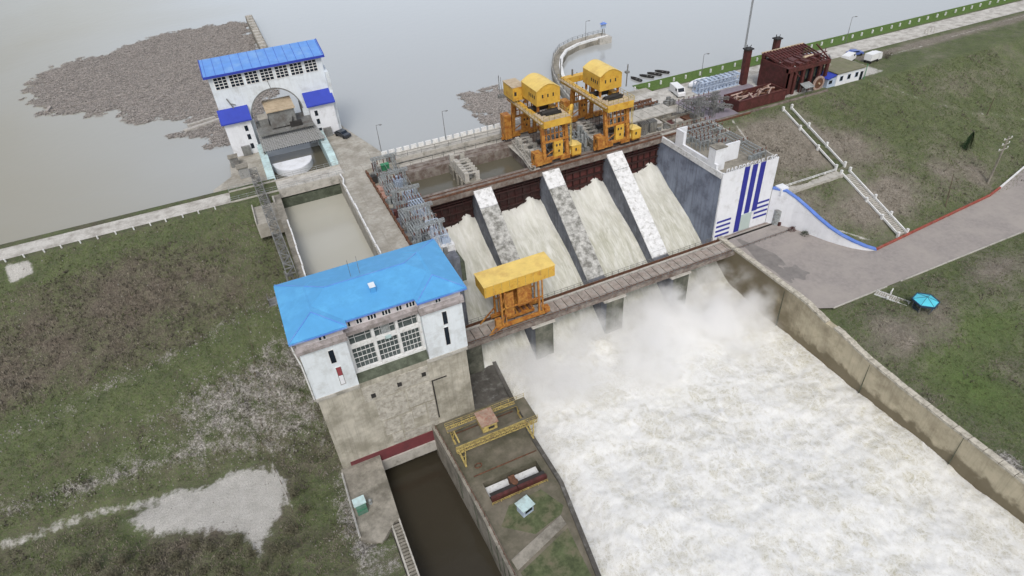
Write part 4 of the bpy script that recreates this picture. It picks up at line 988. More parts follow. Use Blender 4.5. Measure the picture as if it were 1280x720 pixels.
def insul(b, x, y, z, h, r=.14):
    b.tube((x,y,z),(x,y,z+h*.45),.05,5)
    for j in range(4): b.tube((x,y,z+h*(.45+j*.13)),(x,y,z+h*(.53+j*.13)),r,7,r*.5)
def rack(x0,x1,y0,y1,z,n,h,lb,cat='switchgear',seed=1,m='steel'):
    r_ = random.Random(seed); t = thing('switchgear_rack', lb, cat, ((x0+x1)/2,(y0+y1)/2,z))
    b = MB(); w_ = MB(); ins = []
    for i in range(n):
        for y in (y0,(y0+y1)/2,y1):
            x = x0+(x1-x0)*i/max(1,n-1); b.bar((x,y,z),(x,y,z+h),.12); ins.append((x,y+.2,z+h))
        b.bar((x,y0,z+h),(x,y1,z+h),.14).bar((x,y0,z+h*.55),(x,y1,z+h*.55),.09)
        if r_.random() < .6: b.box(x-.35,x+.35,y0+.3,y0+1.1,z,z+r_.uniform(.7,1.4))
    for y in (y0,(y0+y1)/2,y1): b.bar((x0,y,z+h),(x1,y,z+h),.12); w_.bar((x0,y+.2,z+h+.9),(x1,y+.2,z+h+.9),.035)
    b.build('frame', m, t); w_.build('busbar', 'steel', t)
    q = MB(); insul(q, 0, 0, 0, .9); o = q.build('insulator', 'porc', t, local=True)
    for i, p in enumerate(ins):
        c = o if i == 0 else o.copy()
        if i: COL.objects.link(c); c.parent = t
        c.location = Vector(p)-ROOT[t.name]
rack(83.5,92,99,103.2,-.6,8,2.,'dense grey switchgear rack at the back of the striped building roof',seed=3)
rack(89.3,92.4,86,97,-.6,4,1.5,'low switchgear rack along the right side of the striped building roof',seed=4)
rack(83,87,94.8,97.6,-.6,5,2.2,'switchgear rack behind the rooftop transformer',seed=5)
tk = thing('water_tank', 'upright grey round tank beside the striped building door', 'tank', (95.2,82.3,-15))
MB().tube((95.0,81.9,-15),(95.0,81.9,-11.6),.85,18).build('shell', 'steel', tk, smooth=False); MB().tube((95.0,81.9,-11.6),(95.0,81.9,-11.3),.85,18,.3).build('lid', 'steel_dk', tk); MB().box(94.8,95.4,80.7,81.1,-15,-14.2).build('valve_box', 'redbrown', tk)
# ------------------------------------------------------------------ retaining wall, parking, road, right training wall
t = thing('retaining_wall', 'white curved retaining wall with blue coping sweeping down from the striped building', 'retaining wall', (98, 75, -15))
cv = [(93.5,83.3,-6.9),(95.1,81.1,-7.0),(96.3,79.3,-8.1),(97.4,76.8,-9.6),(98.2,74.4,-10.9),(99,72,-12.0),(100,69.8,-12.9),(101.2,67.7,-13.6),(102.8,65.8,-14.3),(104.6,64.6,-14.95)]
b = MB(); c = MB()
for (xa,ya,za),(xb,yb,zb) in zip(cv, cv[1:]):
    d_ = Vector((xb-xa,yb-ya,0)).normalized(); nrm = Vector((-d_.y,d_.x,0))*.6
    b.prism([(xa,ya),(xb,yb),(xb+nrm.x,yb+nrm.y),(xa+nrm.x,ya+nrm.y)], -15.3, [za,zb,zb,za])
    e_ = Vector((d_.y,-d_.x,0))*.12; n2 = nrm*1.25
    c.prism([(xa+e_.x,ya+e_.y),(xb+e_.x,yb+e_.y),(xb+n2.x,yb+n2.y),(xa+n2.x,ya+n2.y)], [za,zb,zb,za], [za+.3,zb+.3,zb+.3,za+.3])
b.build('wall', 'white', t); c.build('coping', 'band_blue', t)
MB().box(94.3,96.2,81.6,83.5,-8.,-6.4).build('end_block', 'white', t)
for i,(x,y,m_,lb) in enumerate(((95.9,78.2,'redbrown','low dark red bush clipped beside the white retaining wall'),(96.9,75.6,'moss','low green bush clipped beside the white retaining wall'))):
    b = MB()
    for k in range(260):
        a, e_, r = rnd.uniform(0,6.28), rnd.uniform(0,1.5), rnd.uniform(.6,1)
        px_, py_, pz = x+math.cos(a)*math.cos(e_)*.95*r, y+math.sin(a)*math.cos(e_)*.8*r, -15.05+math.sin(e_)*.95*r
        b.add([(px_,py_,pz),(px_+rnd.uniform(-.2,.2),py_+rnd.uniform(-.2,.2),pz+rnd.uniform(0,.22)),(px_+rnd.uniform(-.2,.2),py_+rnd.uniform(-.2,.2),pz)], [[0,1,2]])
    tag(b.build('bush', m_), lb, 'bush')
struct(MB().add([(81.7,83.3,-15.02),(81.7,56.9,-15.02),(84.0,55.75,-15.02),(135,55.4,-15.02),(190,59,-15.02),(420,75,-15.02),(420,92,-15.02),(190,79,-15.02),(159.4,72.1,-15.02),(142,67.9,-15.02),(104.6,65.1,-15.02),(102.8,66.2,-15.02),(101.2,68.2,-15.02),(99.4,72.2,-15.02),(97.6,77,-15.02),(95.4,81.3,-15.02),(93.6,83.3,-15.02)], [list(range(17))]), 'road', 'asphalt')
# damp stains where the tarmac has sunk
ws = MB()
for (cx_,cy_,rx,ry) in ((84.6,74.5,2.0,5.6),(86.0,66.8,2.3,2.2),(83.6,68.3,1.1,3.4)):
    ws.add([(cx_+rx*(1+.3*math.sin(3*a+cx_))*math.cos(a), cy_+ry*(1+.25*math.sin(5*a+cy_))*math.sin(a), -15.016+.001*len(ws.f)) for a in [i*6.2832/24 for i in range(24)]], [list(range(24))])
o = ws.build('puddle', 'wet'); o['kind'] = 'stuff'; o['label'] = 'dark damp patches on the tarmac by the training wall'; o['category'] = 'puddle'
b = MB()
for (x,y),(x2,y2) in zip([(104.6,64.8),(142,67.6),(147,68.7)], [(142,67.6),(147,68.7)]): b.bar((x,y,-14.9),(x2,y2,-14.9),.4,.5)
tag(b.build('kerb', 'redkerb'), 'faded red kerb between the grass slope and the tarmac road', 'kerb')
b = MB()
for (x,y),(x2,y2) in zip([(147,68.7),(159.4,71.9),(190,79)], [(159.4,71.9),(190,79)]): b.bar((x,y,-14.95),(x2,y2,-14.95),.35,.4)
tag(b.build('kerb', 'trim_white'), 'white kerb where the tarmac road leaves at the right edge', 'kerb')
b = MB().bar((84.0,55.7,-15.0),(97.,55.6,-15.0),.22,.2).bar((100.5,55.55,-15.0),(135,55.35,-15.0),.22,.2)
tag(b.build('kerb', 'conc_light'), 'pale edging kerb between the tarmac and the lawn with the blue gazebo', 'kerb')
# training wall
tw = thing('training_wall', 'long stained tan concrete wall holding the white water on the right', 'retaining wall', (81.5, 20, -30))
tp = [(83.39,-15.0),(62,-15.0),(58.5,-15.15),(56.5,-15.6),(54,-16.0),(50.5,-16.1),(48,-16.6),(44.5,-17.2),(41,-17.4),(36,-17.7),(20,-18.0),(-20,-18.2),(-160,-18.2)]
M['tan_wall'] = mat('tan_stained_concrete', (.47,.42,.31), var=.15, scale=.4, dirt=(.27,.235,.165), damt=.6, dscale=.16, streak=.3, sc=(.10,.09,.06))
tm = M['tan_wall'].node_tree; bs = tm.nodes['Principled BSDF']; src = bs.inputs['Base Color'].links[0].from_socket
gp = tm.nodes.new('ShaderNodeNewGeometry'); sx = tm.nodes.new('ShaderNodeSeparateXYZ'); tm.links.new(gp.outputs['Position'], sx.inputs[0])
nn = tm.nodes.new('ShaderNodeTexNoise'); nn.inputs['Scale'].default_value = .5; nn.inputs['Detail'].default_value = 8; tm.links.new(gp.outputs['Position'], nn.inputs['Vector'])
def _m(op, a, c_):
    q = tm.nodes.new('ShaderNodeMath'); q.operation = op
    for i, v in enumerate((a, c_)):
        if isinstance(v, (int, float)): q.inputs[i].default_value = v
        else: tm.links.new(v, q.inputs[i])
    return q.outputs[0]
def _r(v, a, c_, lo, hi):
    q = tm.nodes.new('ShaderNodeMapRange'); q.interpolation_type = 'SMOOTHSTEP'; q.inputs['From Min'].default_value = a; q.inputs['From Max'].default_value = c_; q.inputs['To Min'].default_value = lo; q.inputs['To Max'].default_value = hi; tm.links.new(v, q.inputs['Value']); return q.outputs[0]
jn = _m('MULTIPLY', _m('SUBTRACT', nn.outputs['Fac'], .5), 5.)
wetf = _m('MAXIMUM', _r(_m('ADD', sx.outputs['Z'], jn), -22.8, -21.6, .85, 0), _r(_m('ADD', sx.outputs['Y'], _m('MULTIPLY', jn, 3.)), 55, 68, 0, .9))
mm = tm.nodes.new('ShaderNodeMixRGB'); tm.links.new(wetf, mm.inputs['Fac']); tm.links.new(src, mm.inputs['Color1']); mm.inputs['Color2'].default_value = (.15,.125,.08,1); tm.links.new(mm.outputs[0], bs.inputs['Base Color'])
b = MB(); c = MB(); f_ = MB()
for (ya,za),(yb,zb) in zip(tp, tp[1:]):
    b.add([(80.85,ya,za),(80.85,yb,zb),(82.0,yb,zb),(82.0,ya,za),(81.3,ya,-30),(81.3,yb,-30),(82.0,yb,-30),(82.0,ya,-30)], [[0,1,2,3],[4,5,1,0][::-1],[1,5,6,2],[3,2,6,7][::-1],[0,3,7,4]])
    seg = int((ya-yb)/2.4)+1
    for i in range(seg):
        y_a = ya+(yb-ya)*i/seg; y_b = ya+(yb-ya)*(i+.96)/seg; z_a = za+(zb-za)*i/seg; z_b = za+(zb-za)*(i+1)/seg; j = rnd.uniform(-.06,.06)
        if rnd.random() < .06: continue
        c.add([(80.7+j,y_a,z_a),(80.7+j,y_b,z_b),(81.75+j,y_b,z_b),(81.75+j,y_a,z_a),(80.7+j,y_a,z_a+.42),(80.7+j,y_b,z_b+.42),(81.75+j,y_b,z_b+.42),(81.75+j,y_a,z_a+.42)], [[3,2,1,0][::-1],[4,5,6,7][::-1],[0,1,5,4][::-1],[1,2,6,5][::-1],[2,3,7,6][::-1],[3,0,4,7][::-1]])
b.build('wall', 'tan_wall', tw); c.build('coping', mat('beige_coping', (.50,.47,.40), var=.2, scale=1.5, dirt=(.28,.26,.21), damt=.7, dscale=1.2), tw)
j = MB()
for y in (64,44.2,27.5,9): j.box(80.8,81.4,y-.02,y+.02,-26,-15.6 if y > 50 else -17.6)
j.build('joint', 'moss', tw)
# slope stairs
t = thing('slope_stairs', 'long pale concrete stairway with white posts running down the right grass slope', 'stairs', (113, 84, -15))
def zs(y): return -15*(103.9-y)/37.9
for y0,y1 in ((66.2,82.2),(84.4,101.6)):
    b = MB(); n = int((y1-y0)/.42)
    for i in range(n):
        y = y0+(y1-y0)*i/n; b.box(112.45,114.3,y,y+(y1-y0)/n*(.6 if y0 < 80 else .97),zs(y)-.3,zs(y)+(.3 if y0 < 80 else .2))
    b.build('steps', 'conc_light' if y0 < 80 else 'turf', t)
    for x in (112.25,114.5): 
        b = MB().bar((x,y0-.3,zs(y0-.3)+.45),(x,y1+.3,zs(y1+.3)+.45),.22,.4); b.build('stringer', 'trim_white', t)
for y in (66,70.5,75,82.6,84.2,90,96,101.9):
    for x in (112.1,114.65):
        MB().box(x-.22,x+.22,y-.22,y+.22,zs(y)-.2,zs(y)+1.15).build('post', 'trim_white', t)
MB().box(94.9,112.1,81.9,83.9,-9,-8.05).build('landing_path', 'conc_light', t)
MB().rail([(96,83.9,-8.05),(112,83.9,-8.05)],.6,3,.06).build('landing_rail', 'trim_white', t)
# gazebo
gx, gy, gz = 96.9, 48.3, -15.2
t = thing('gazebo', 'hexagonal open gazebo with a turquoise roof on the right lawn', 'gazebo', (gx, gy, gz))
hexa = lambda r, a0=.3: [(gx+r*math.cos(a0+i*math.pi/3), gy+r*math.sin(a0+i*math.pi/3)) for i in range(6)]
MB().prism(hexa(1.9), gz-.4, gz+.15).build('floor', 'conc', t)
for x, y in hexa(1.65): MB().bar((x,y,gz),(x,y,gz+2.2),.12).build('post', 'steel_dk', t)
H_ = hexa(1.65); b = MB()
for i in range(6):
    if i == 3: continue
    (xa,ya),(xb,yb) = H_[i],H_[(i+1)%6]
    for z in (.55,.95): b.bar((xa,ya,gz+z),(xb,yb,gz+z),.07)
    for k in range(1,6): b.bar((xa+(xb-xa)*k/6,ya+(yb-ya)*k/6,gz+.15),(xa+(xb-xa)*k/6,ya+(yb-ya)*k/6,gz+.95),.04)
b.build('railing', 'dark_blue', t)
h2 = hexa(2.15); b = MB(); b.add([(x,y,gz+2.15) for x,y in h2]+[(gx,gy,gz+2.95)]+[(x,y,gz+2.05) for x,y in h2], [[i,(i+1)%6,6] for i in range(6)]+[[7+i,7+(i+1)%6,(i+1)%6,i] for i in range(6)]+[[12,11,10,9,8,7]])
r_o = b.build('roof', 'turq', t)
b = MB()
for i in range(6): b.bar((*h2[i],gz+2.12),(*h2[(i+1)%6],gz+2.12),.16,.3); b.bar((*h2[i],gz+2.17),(gx,gy,gz+2.97),.06,.04)
b.build('fascia', 'dark_blue', r_o)
t = thing('garden_path', 'short slatted path with two white posts leading from the road to the gazebo', 'path', (95.5,52,-15.1))
b = MB()
p0, p1 = Vector((98.6,55.4,-14.98)), Vector((97.4,50.4,-14.98))
p0, p1 = Vector((93.9,55.4,-14.98)), Vector((96.1,50.2,-14.98))
d_ = (p1-p0).normalized(); s_ = Vector((-d_.y,d_.x,0))
for i in range(16):
    c_ = p0.lerp(p1,(i+.5)/16); b.bar(c_-s_*.62, c_+s_*.62, .27, .12)
b.build('slab', 'conc_light', t)
for k in (-1,1): MB().bar(p0+s_*k*.75,p1+s_*k*.75,.1,.2).build('edging', 'trim_white', t)
for k in (-1,1):
    c_ = p0.lerp(p1,.4)+s_*k*.95; MB().bar(c_, c_+Vector((0,0,.7)),.2).bar(c_+Vector((0,0,.6)),c_+s_*k*.7+Vector((0,0,.9)),.14).build('post', 'trim_white', t)

# ------------------------------------------------------------------ yellow gantry cranes on the crest
def bogie(b, t, x, y, z=.25):
    b.box(x-1.1,x+1.1,y-.22,y+.22,z+.35,z+.95)
    for k in (-.75,-.25,.25,.75): MB().tube((x+k,y-.2,z+.22),(x+k,y+.2,z+.22),.22,10).build('wheel', 'black', t)
def gantry(x0, lb, annex, long_):
    x1 = x0+5.8; ya, yb = 104.9, 120.2
    t = thing('gantry_crane', lb, 'crane', ((x0+x1)/2, 112, 0), 'yellow gantry cranes on the dam crest')
    for y, s in ((ya, 1), (yb, -1)):
        b = MB()
        for x in (x0-1.6, x0+.8, x1-.8, x1+1.8): bogie(b, t, x, y)
        b.box(x0-2.4,x1+2.6,y-.3,y+.3,1.2,1.75)
        b.build('bogie', 'orange', t)
        for x in (x0+.25, x1-.3):
            b = MB().xprism([(y-.35,1.7),(y+.35,1.7),(y+.8*s+.35,8.6),(y+.8*s-.35,8.6)], x-.36, x+.36); b.build('leg', 'orange', t)
        b = MB()
        b.bar((x0,y,5.2),(x1,y,5.2),.3,.4).bar((x0,y+.3*s,6.6),(x1,y+.3*s,6.6),.18).bar((x0,y,1.9),(x1,y,5.0),.16)
        for k in range(5): x = x0+1.0+k*.95; b.bar((x,y+.25*s,5.2),(x,y+.6*s,8.5),.2)
        b.build('brace', 'orange', t)
        MB().box(x0+2.4,x1-1.4,y-.3,y+.4,1.75,5.0).build('panel', 'yellow' if s > 0 else 'orange', t)
        q = MB()
        for xx, zz in ((x0+2.8,3.9),(x0+3.5,3.9),(x0+3.3,2.6)): q.box(xx,xx+.35,y-.33,y-.29,zz,zz+.5)
        q.build('hatch', 'black', t)
    # deck girders
    yr = 124.5 if long_ else 121.8
    for x in (x0, x1-.9): MB().box(x,x+.9,104.3,yr,8.6,9.75).build('girder', 'yellow', t)
    MB().box(x0-.15,x1+.15,103.9,106.0,8.62,10.0).build('end_girder', 'yellow', t)
    MB().box(x0-.1,x1+.1,yr-1.6,yr,8.61,9.9).build('end_girder', 'orange' if not long_ else 'yellow', t)
    MB().box(x0+.01,x1-.01,106.01,109.2,9.76,9.86).box(x0-.7,x0,104.2,yr,9.55,9.65).box(x1,x1+.6,104.2,yr,9.55,9.65).box(x0-.1,x1+.1,104.0,105.95,10.01,10.06).build('walkway', 'tan', t)
    b = MB()
    for k in range(9): b.box(x0+rnd.uniform(.4,4.2),x0+rnd.uniform(4.4,5.6),106.3+k*.3,106.42+k*.3,9.87,10.3)
    b.tube((x0+1.2,107.5,10.2),(x0+4.6,107.5,10.2),.42,10)
    b.build('winch', 'black', t); MB().tube((x0+.6,112.5,9.4),(x0+5.2,112.5,9.4),.6,10).build('cable_drum', 'black', t)
    for xx in (x0+1.5,x0+2.2,x0+3.8,x0+4.5): MB().tube((xx,112.5,9.),(xx,112.5,1.2),.035,4).build('hoist_rope', 'black', t)
    b = MB().rail([(x0-.65,104.3,9.65),(x0-.65,yr,9.65)],1.0,1.3,.035).rail([(x1+.55,104.3,9.65),(x1+.55,yr,9.65)],1.0,1.3,.035).rail([(x0-.1,104.0,10.0),(x1+.1,104.0,10.0)],1.0,1.2,.035)
    b.build('railing', 'gantry_y', t)
    # machine house with barrel roof
    hx0, hx1, hy0, hy1 = x0+1.1, x0+6.4, 109.4, 116.4
    for xx in (hx0+.5,hx1-.5):
        for yy in (hy0+.6,hy1-.6): MB().bar((xx,yy,9.6),(xx,yy,11.2),.4).build('support', 'orange', t)
    h = MB().box(hx0,hx1,hy0,hy1,11.0,14.0); 
    n = 12; top = [(hx0+(hx1-hx0)*i/n, 14.0+1.15*math.sin(math.pi*i/n)) for i in range(n+1)]
    h.yprism([(hx0,13.98)]+top[1:-1]+[(hx1,13.98)], hy0, hy1)
    h.build('machine_house', 'yellow', t)
    r = MB()
    for (xa,za),(xb,zb) in zip(top, top[1:]): r.yprism([(xa,za+.02),(xb,zb+.02),(xb,zb+.12),(xa,za+.12)], hy0-.15, hy1+.15)
    r.build('roof', 'yellow_pale', t)
    for k in range(4): MB().box(hx0-.03,hx0+.02,hy0+.8+k*.8,hy0+1.15+k*.8,12.3,13.0).build('window', 'black', t)
    for k in range(3): MB().box(hx0+1.2+k*1.2,hx0+1.5+k*1.2,hy0-.03,hy0+.02,12.5,13.2).build('window', 'black', t)
    # ground cabins
    f = MB().box(x0-2.3,x0-.6,ya-.9,ya+1.0,.9,3.6).build('cabin', 'orange', t); MB().box(x0-2.33,x0-2.28,ya-.3,ya+.1,2.3,3.).build('window', 'black', f)
    f = MB().box(x1+.5,x1+2.6,ya-.8,ya+1.1,1.2,3.3).build('cabin', 'yellow', t)
    MB().add([(x1+.4,ya-.9,3.3),(x1+2.7,ya-.9,3.3),(x1+2.7,ya+1.2,3.3),(x1+.4,ya+1.2,3.3),(x1+1.55,ya-.9,3.75),(x1+1.55,ya+1.2,3.75)], [[0,1,4],[3,5,2],[0,4,5,3],[1,2,5,4],[3,2,1,0]]).build('cabin_roof', 'yellow_pale', f)
    MB().box(x1+1.2,x1+1.55,ya-.84,ya-.78,2.1,2.7).build('window', 'black', f)
    f = MB().box(x0-2.2,x0-.6,yb-1.2,yb+1.,.9,6.3).build('stair_tower', 'orange', t)
    b = MB()
    for k in range(4): b.bar((x1+.2,ya-.4,1.5+k*1.8),(x1+.9,ya+.6,3.3+k*1.8),.2,.08); 
    b.bar((x1+.6,ya-.3,1.5),(x1+.6,ya-.3,9.6),.09).bar((x1+.9,ya+.6,1.5),(x1+.9,ya+.6,9.6),.09)
    b.build('ladder', 'gantry_y', t)
    MB().tube((x0+2.9,107,8.6),(x0+2.9,107,3.2),.06,5).box(x0+2.4,x0+3.4,106.6,107.4,2.6,3.4).build('hook_block', 'black', t); MB().tube((x0+2.9,112,9.2),(x0+2.9,112,2.2),.06,5).box(x0+2.3,x0+3.5,111.6,112.4,1.6,2.4).build('hook_block', 'black', t)
    if annex:
        f = MB().box(x0-.9,x0+1.9,116.45,121.4,10.2,13.0).build('annex', 'yellow', t); MB().box(x0-1.0,x0+2.0,116.4,121.5,13.0,13.15).build('annex_roof', 'tan', f)
        MB().box(x0-.6,x0-.1,116.4,116.46,11.3,12.1).build('window', 'black', f)
        MB().box(x0+1.91,x1+.3,117.2,121,9.9,12.2).build('rear_house', 'yellow', t)
        MB().bar((x1,104.6,9.0),(x1+1.5,106,11.2),.5,.8).bar((x1+1.5,106,11.2),(x1+1.2,107.5,9.8),.4,.5).build('hook_arm', 'yellow', t)
        b = MB().bar((x0-1.6,121.8,9.6),(x0-1.7,121.8,14.3),.12).bar((x0-1.1,121.9,9.6),(x0-1.2,121.9,13.8),.07).box(x0-2,x0-.8,121.4,122.2,9.4,10.1)
    else:
        b = MB().bar((x1+1.5,109,11),(x1+1.7,109,15.6),.18).bar((x0-.3,yr-.5,9.8),(x0-.2,yr-.5,14.2),.16).box(x1+1.2,x1+2.,108.7,109.4,13.8,14.2)
    b.box(x0+2.5,x0+2.8,yr-.8,yr-.5,9.9,11.3)
    b.build('mast', 'steel_dk', t)
    return t
gantry(51.4, 'left yellow gantry crane with rounded roof house and side annex on the dam crest', True, False)
gantry(66.0, 'right yellow gantry crane with rounded roof house and long rear girders on the dam crest', False, True)
t = thing('light_pole', 'dark lamp pole with a drooping cable behind the right yellow crane', 'pole', (72.5,128.6,0))
MB().tube((72.5,128.6,-.1),(72.5,128.6,8.5),.16,7,.1).build('pole', 'steel_dk', t)
MB().path([(72.5,128.6,8.3),(74,128.9,6.6),(76,129,6.2),(77.5,129.1,3.2),(78.4,129.2,3.),(79.4,129.2,4.9),(80.2,129.3,2.6)], .09, 5).build('cable', 'black', t)

# ------------------------------------------------------------------ gantry on the service bridge
t = thing('bridge_crane', 'yellow gantry crane with one long box housing standing on the low service bridge', 'crane', (33.5, 81, -15))
MB().box(26.8,40.3,79.1,83.4,-7.0,-4.75).build('housing', 'yellow', t)
MB().add([(26.7,79.0,-4.75),(40.4,79.0,-4.75),(40.4,83.5,-4.6),(26.7,83.5,-4.6),(26.7,79.0,-4.65),(40.4,79.0,-4.65),(40.4,83.5,-4.5),(26.7,83.5,-4.5)], [[3,2,1,0],[4,5,6,7],[0,1,5,4],[1,2,6,5],[2,3,7,6],[3,0,4,7]]).build('roof', 'yellow_pale', t)
b = MB()
for k in range(9): b.box(27.+k*1.5,27.06+k*1.5,79.06,79.1,-7,-4.8)
b.build('rib', 'gantry_y', t)
for x in (29.6, 36.9):
    for y in (79.0, 82.4):
        MB().bar((x,y,-14.4),(x,y,-7.0),.32).bar((x+.75,y,-14.4),(x+.75,y,-7.0),.22).build('leg', 'orange', t)
for y in (79.0, 82.4):
    b = MB().box(28.6,38.2,y-.3,y+.3,-14.6,-14.05).bar((29.6,y,-10.6),(37.6,y,-10.6),.22); b.build('sill_beam', 'orange', t)
    for x in (29.1,30.5,36.4,37.9): MB().tube((x,y-.25,-14.75),(x,y+.25,-14.75),.3,10).build('wheel', 'black', t)
b = MB().box(31,36.4,80,82.2,-14.2,-13.6).box(30.5,32.3,79.7,80.1,-13.4,-8).box(33.2,35.8,79.9,80.3,-12,-7.5).box(30.6,36.6,82.0,82.3,-13.6,-7.2)
b.build('panel', 'orange', t)
for p_, q_, w_ in (((26.6,78.3,-14.9),(29.6,79,-12.6),.2),((26.6,78.3,-14.9),(29.6,78.6,-14.2),.2),((26.3,82,-14.9),(29.6,82,-12),.2),((29.6,79,-14),(30.6,79,-10),.14),((29.6,79,-10),(30.6,79,-7.2),.14),((37.6,79,-14),(36.9,79,-10),.14)): MB().bar(p_,q_,w_).build('brace', 'orange', t)
b = MB()
b.box(28.2,29.2,78.6,79.4,-14.2,-12.4).build('brace', 'orange', t); MB().box(37.9,38.9,78.6,79.8,-14.4,-13.4).build('drive_box', 'orange', t)
b = MB()
for k in range(5): b.box(31.2+k*1.05,31.7+k*1.05,79.9+rnd.uniform(0,.8),81.9,-13.6,-12.9-rnd.uniform(0,.5))
b.tube((31.5,81,-7.1),(31.5,81,-13),.05,5).tube((35.5,81,-7.1),(35.5,81,-13),.05,5)
b.build('gear', 'rust', t)

# ------------------------------------------------------------------ peninsula between tailrace and spillway
M['quay'] = mat('stained_quay', (.165,.148,.115), var=.25, scale=.5, dirt=(.085,.082,.055), damt=.8, dscale=.18)
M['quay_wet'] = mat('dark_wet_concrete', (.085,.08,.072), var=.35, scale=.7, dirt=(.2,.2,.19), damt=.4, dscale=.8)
t = thing('quay', 'long narrow stained concrete quay dividing the calm tailrace from the white water', 'quay', (19,50,-31))
def redge(y):
    P_ = [(84,28.0),(71,27.0),(61,26.4),(51,26.5),(36,24.1),(20,21.6),(-20,16)]
    for (ya,xa),(yb,xb) in zip(P_, P_[1:]):
        if y >= yb: return xa+(xb-xa)*(ya-y)/(ya-yb)
    return 16
def ledge_(y):
    P_ = [(84,12.0),(71,12.0),(65,12.4),(51,13.2),(41,13.4),(20,13.8),(-20,14)]
    for (ya,xa),(yb,xb) in zip(P_, P_[1:]):
        if y >= yb: return xa+(xb-xa)*(ya-y)/(ya-yb)
    return 14
def strip(ys_, fa, fb): return [(fa(y), y) for y in ys_] + [(fb(y), y) for y in ys_[::-1]]
b = MB()
b.prism(strip([71,65,61,56.6], ledge_, redge), -33, -23.6)
b.prism(strip([56.59,51,52.4][:1]+[52.4], ledge_, lambda y: 15.4), -33, -23.6)
b.prism(strip([56.59,52.4], lambda y: 24.7, redge), -33, -23.6)
b.prism(strip([52.39,51,41,36,20,-20], ledge_, redge), -33, -23.6)
b.build('deck', 'quay', t)
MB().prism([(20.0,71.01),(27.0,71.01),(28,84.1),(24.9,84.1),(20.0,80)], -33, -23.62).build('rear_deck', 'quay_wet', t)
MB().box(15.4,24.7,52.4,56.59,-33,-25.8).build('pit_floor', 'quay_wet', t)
b = MB()
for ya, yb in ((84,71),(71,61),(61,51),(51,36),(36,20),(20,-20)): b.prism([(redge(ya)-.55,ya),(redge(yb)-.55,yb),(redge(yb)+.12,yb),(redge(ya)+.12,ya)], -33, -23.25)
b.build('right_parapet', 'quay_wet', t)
b = MB(); q = MB()
for ya, yb in ((70.9,65),(65,51),(51,41),(41,20),(20,-20)):
    b.prism([(ledge_(ya)-.12,ya),(ledge_(yb)-.12,yb),(ledge_(yb)+.5,yb),(ledge_(ya)+.5,ya)], -33, -23.4)
    for k in range(int(ya-yb)):
        y = ya-k; q.box(ledge_(y)-.3,ledge_(y)-.1,y-.12,y+.12,-31,-23.6-rnd.uniform(0,1.5))
b.build('left_wall', 'conc', t)
for ya in (60,54,49,46,44,42,39,36,33): MB().bar((ledge_(ya)-.14,ya,-23.5),(ledge_(ya)-.16,ya-.6,-29.5),.14).build('stain_groove', 'moss', t)
MB().rail([(ledge_(y)+.25,y,-23.4) for y in (70,65,51,41,25)],1.0,1.5,.03).build('railing', 'rust', t)
MB().prism([(14.2,43.2),(23.6,46.2),(23.7,44.6),(14.4,41.4)], -23.62, -23.5).build('path', 'conc', t)
for ya in (58.2,67.5): MB().box(14.6,25.6,ya,ya+.2,-23.6,-23.52).build('crane_rail', 'rust', t)

struct(MB().add([(15,48.5,-23.595),(17.5,51.2,-23.595),(23,51.5,-23.595),(24.8,47.5,-23.595),(23.8,46.4,-23.595),(19,45.2,-23.595)], [[0,1,2,3,4,5][::-1]]), 'grass_patch', 'turf')
struct(MB().add([(14.6,41,-23.595),(23.6,44,-23.595),(22.8,33,-23.595),(15,30,-23.595)], [[0,1,2,3][::-1]]), 'grass_patch', 'turf')
for i,(x0,x1) in enumerate(((15.6,19.4),(20.0,24.4))):
    o = MB().box(x0,x1,54.5,56.3,-25.8,-24.6).build('float_slab', 'trim_white'); tag(o, ('left','right')[i]+' pale slab lying in the open pit of the quay', 'slab')
    o = MB(); o.box(x0-.2,x1+.3,52.7,53.2,-25.8,-22.7); 
    s_o = thing('stoplog', ('left','right')[i]+' dark steel stoplog standing in the pit of the quay', 'stoplog', ((x0+x1)/2,53,-25.8))
    o.build('skin', 'redbrown', s_o); q = MB()
    for z in (-22.8,-23.8,-24.8): q.box(x0-.15,x1+.25,53.2,53.9,z-.1,z)
    q.build('flange', 'black', s_o); MB().rail([(x0-.3,52.3,-23.6),(x1+.2,52.3,-23.6)],.6,1.3,.04).build('guard', 'gantry_y', s_o)
o = MB().tube((19.8,54,-25.8),(19.8,54,-22.6),.55,12).box(19.3,20.3,54.4,55.6,-24.6,-23.2).build('hoist_post', 'rust'); tag(o, 'rusty round post between the two stoplogs in the quay pit', 'post')
# dull yellow small gantry
t = thing('small_gantry', 'dull yellow lattice gantry crane straddling the quay by the concrete base', 'crane', (20,64,-23.6))
for y, lbl in ((61.2,0),(65.8,1)):
    MB().lattice((13.3,y,-19.7),(27.2,y,-19.7),.55,.75,16,.1).build('girder', 'gantry_y', t)
for x in (14.2, 26.2):
    b = MB().bar((x,61.2,-19.4),(x,61.2,-20.5),.3)
    for y, y2 in ((61.2,60.6),(65.8,66.5)): b.bar((x-.45,y,-20),(x,y2,-23.3),.16).bar((x+.45,y,-20),(x,y2,-23.3),.16).bar((x-.3,(y+y2)/2,-21.3),(x+.3,(y+y2)/2,-21.3),.08)
    b.bar((x,60.4,-23.3),(x,66.7,-23.3),.28).bar((x,61.2,-19.5),(x,65.8,-19.5),.22); b.build('leg', 'gantry_y', t)
MB().box(13.2,27.3,61.6,62.1,-19.3,-19.24).box(13.2,27.3,64.9,65.4,-19.3,-19.24).box(25.4,27.3,61,66,-19.3,-19.2).build('walkway', 'quay', t)
MB().rail([(13.2,60.9,-19.3),(27.3,60.9,-19.3)],.9,1.4,.03).rail([(13.2,66.1,-19.3),(27.3,66.1,-19.3)],.9,1.4,.03).build('railing', 'gantry_y', t)
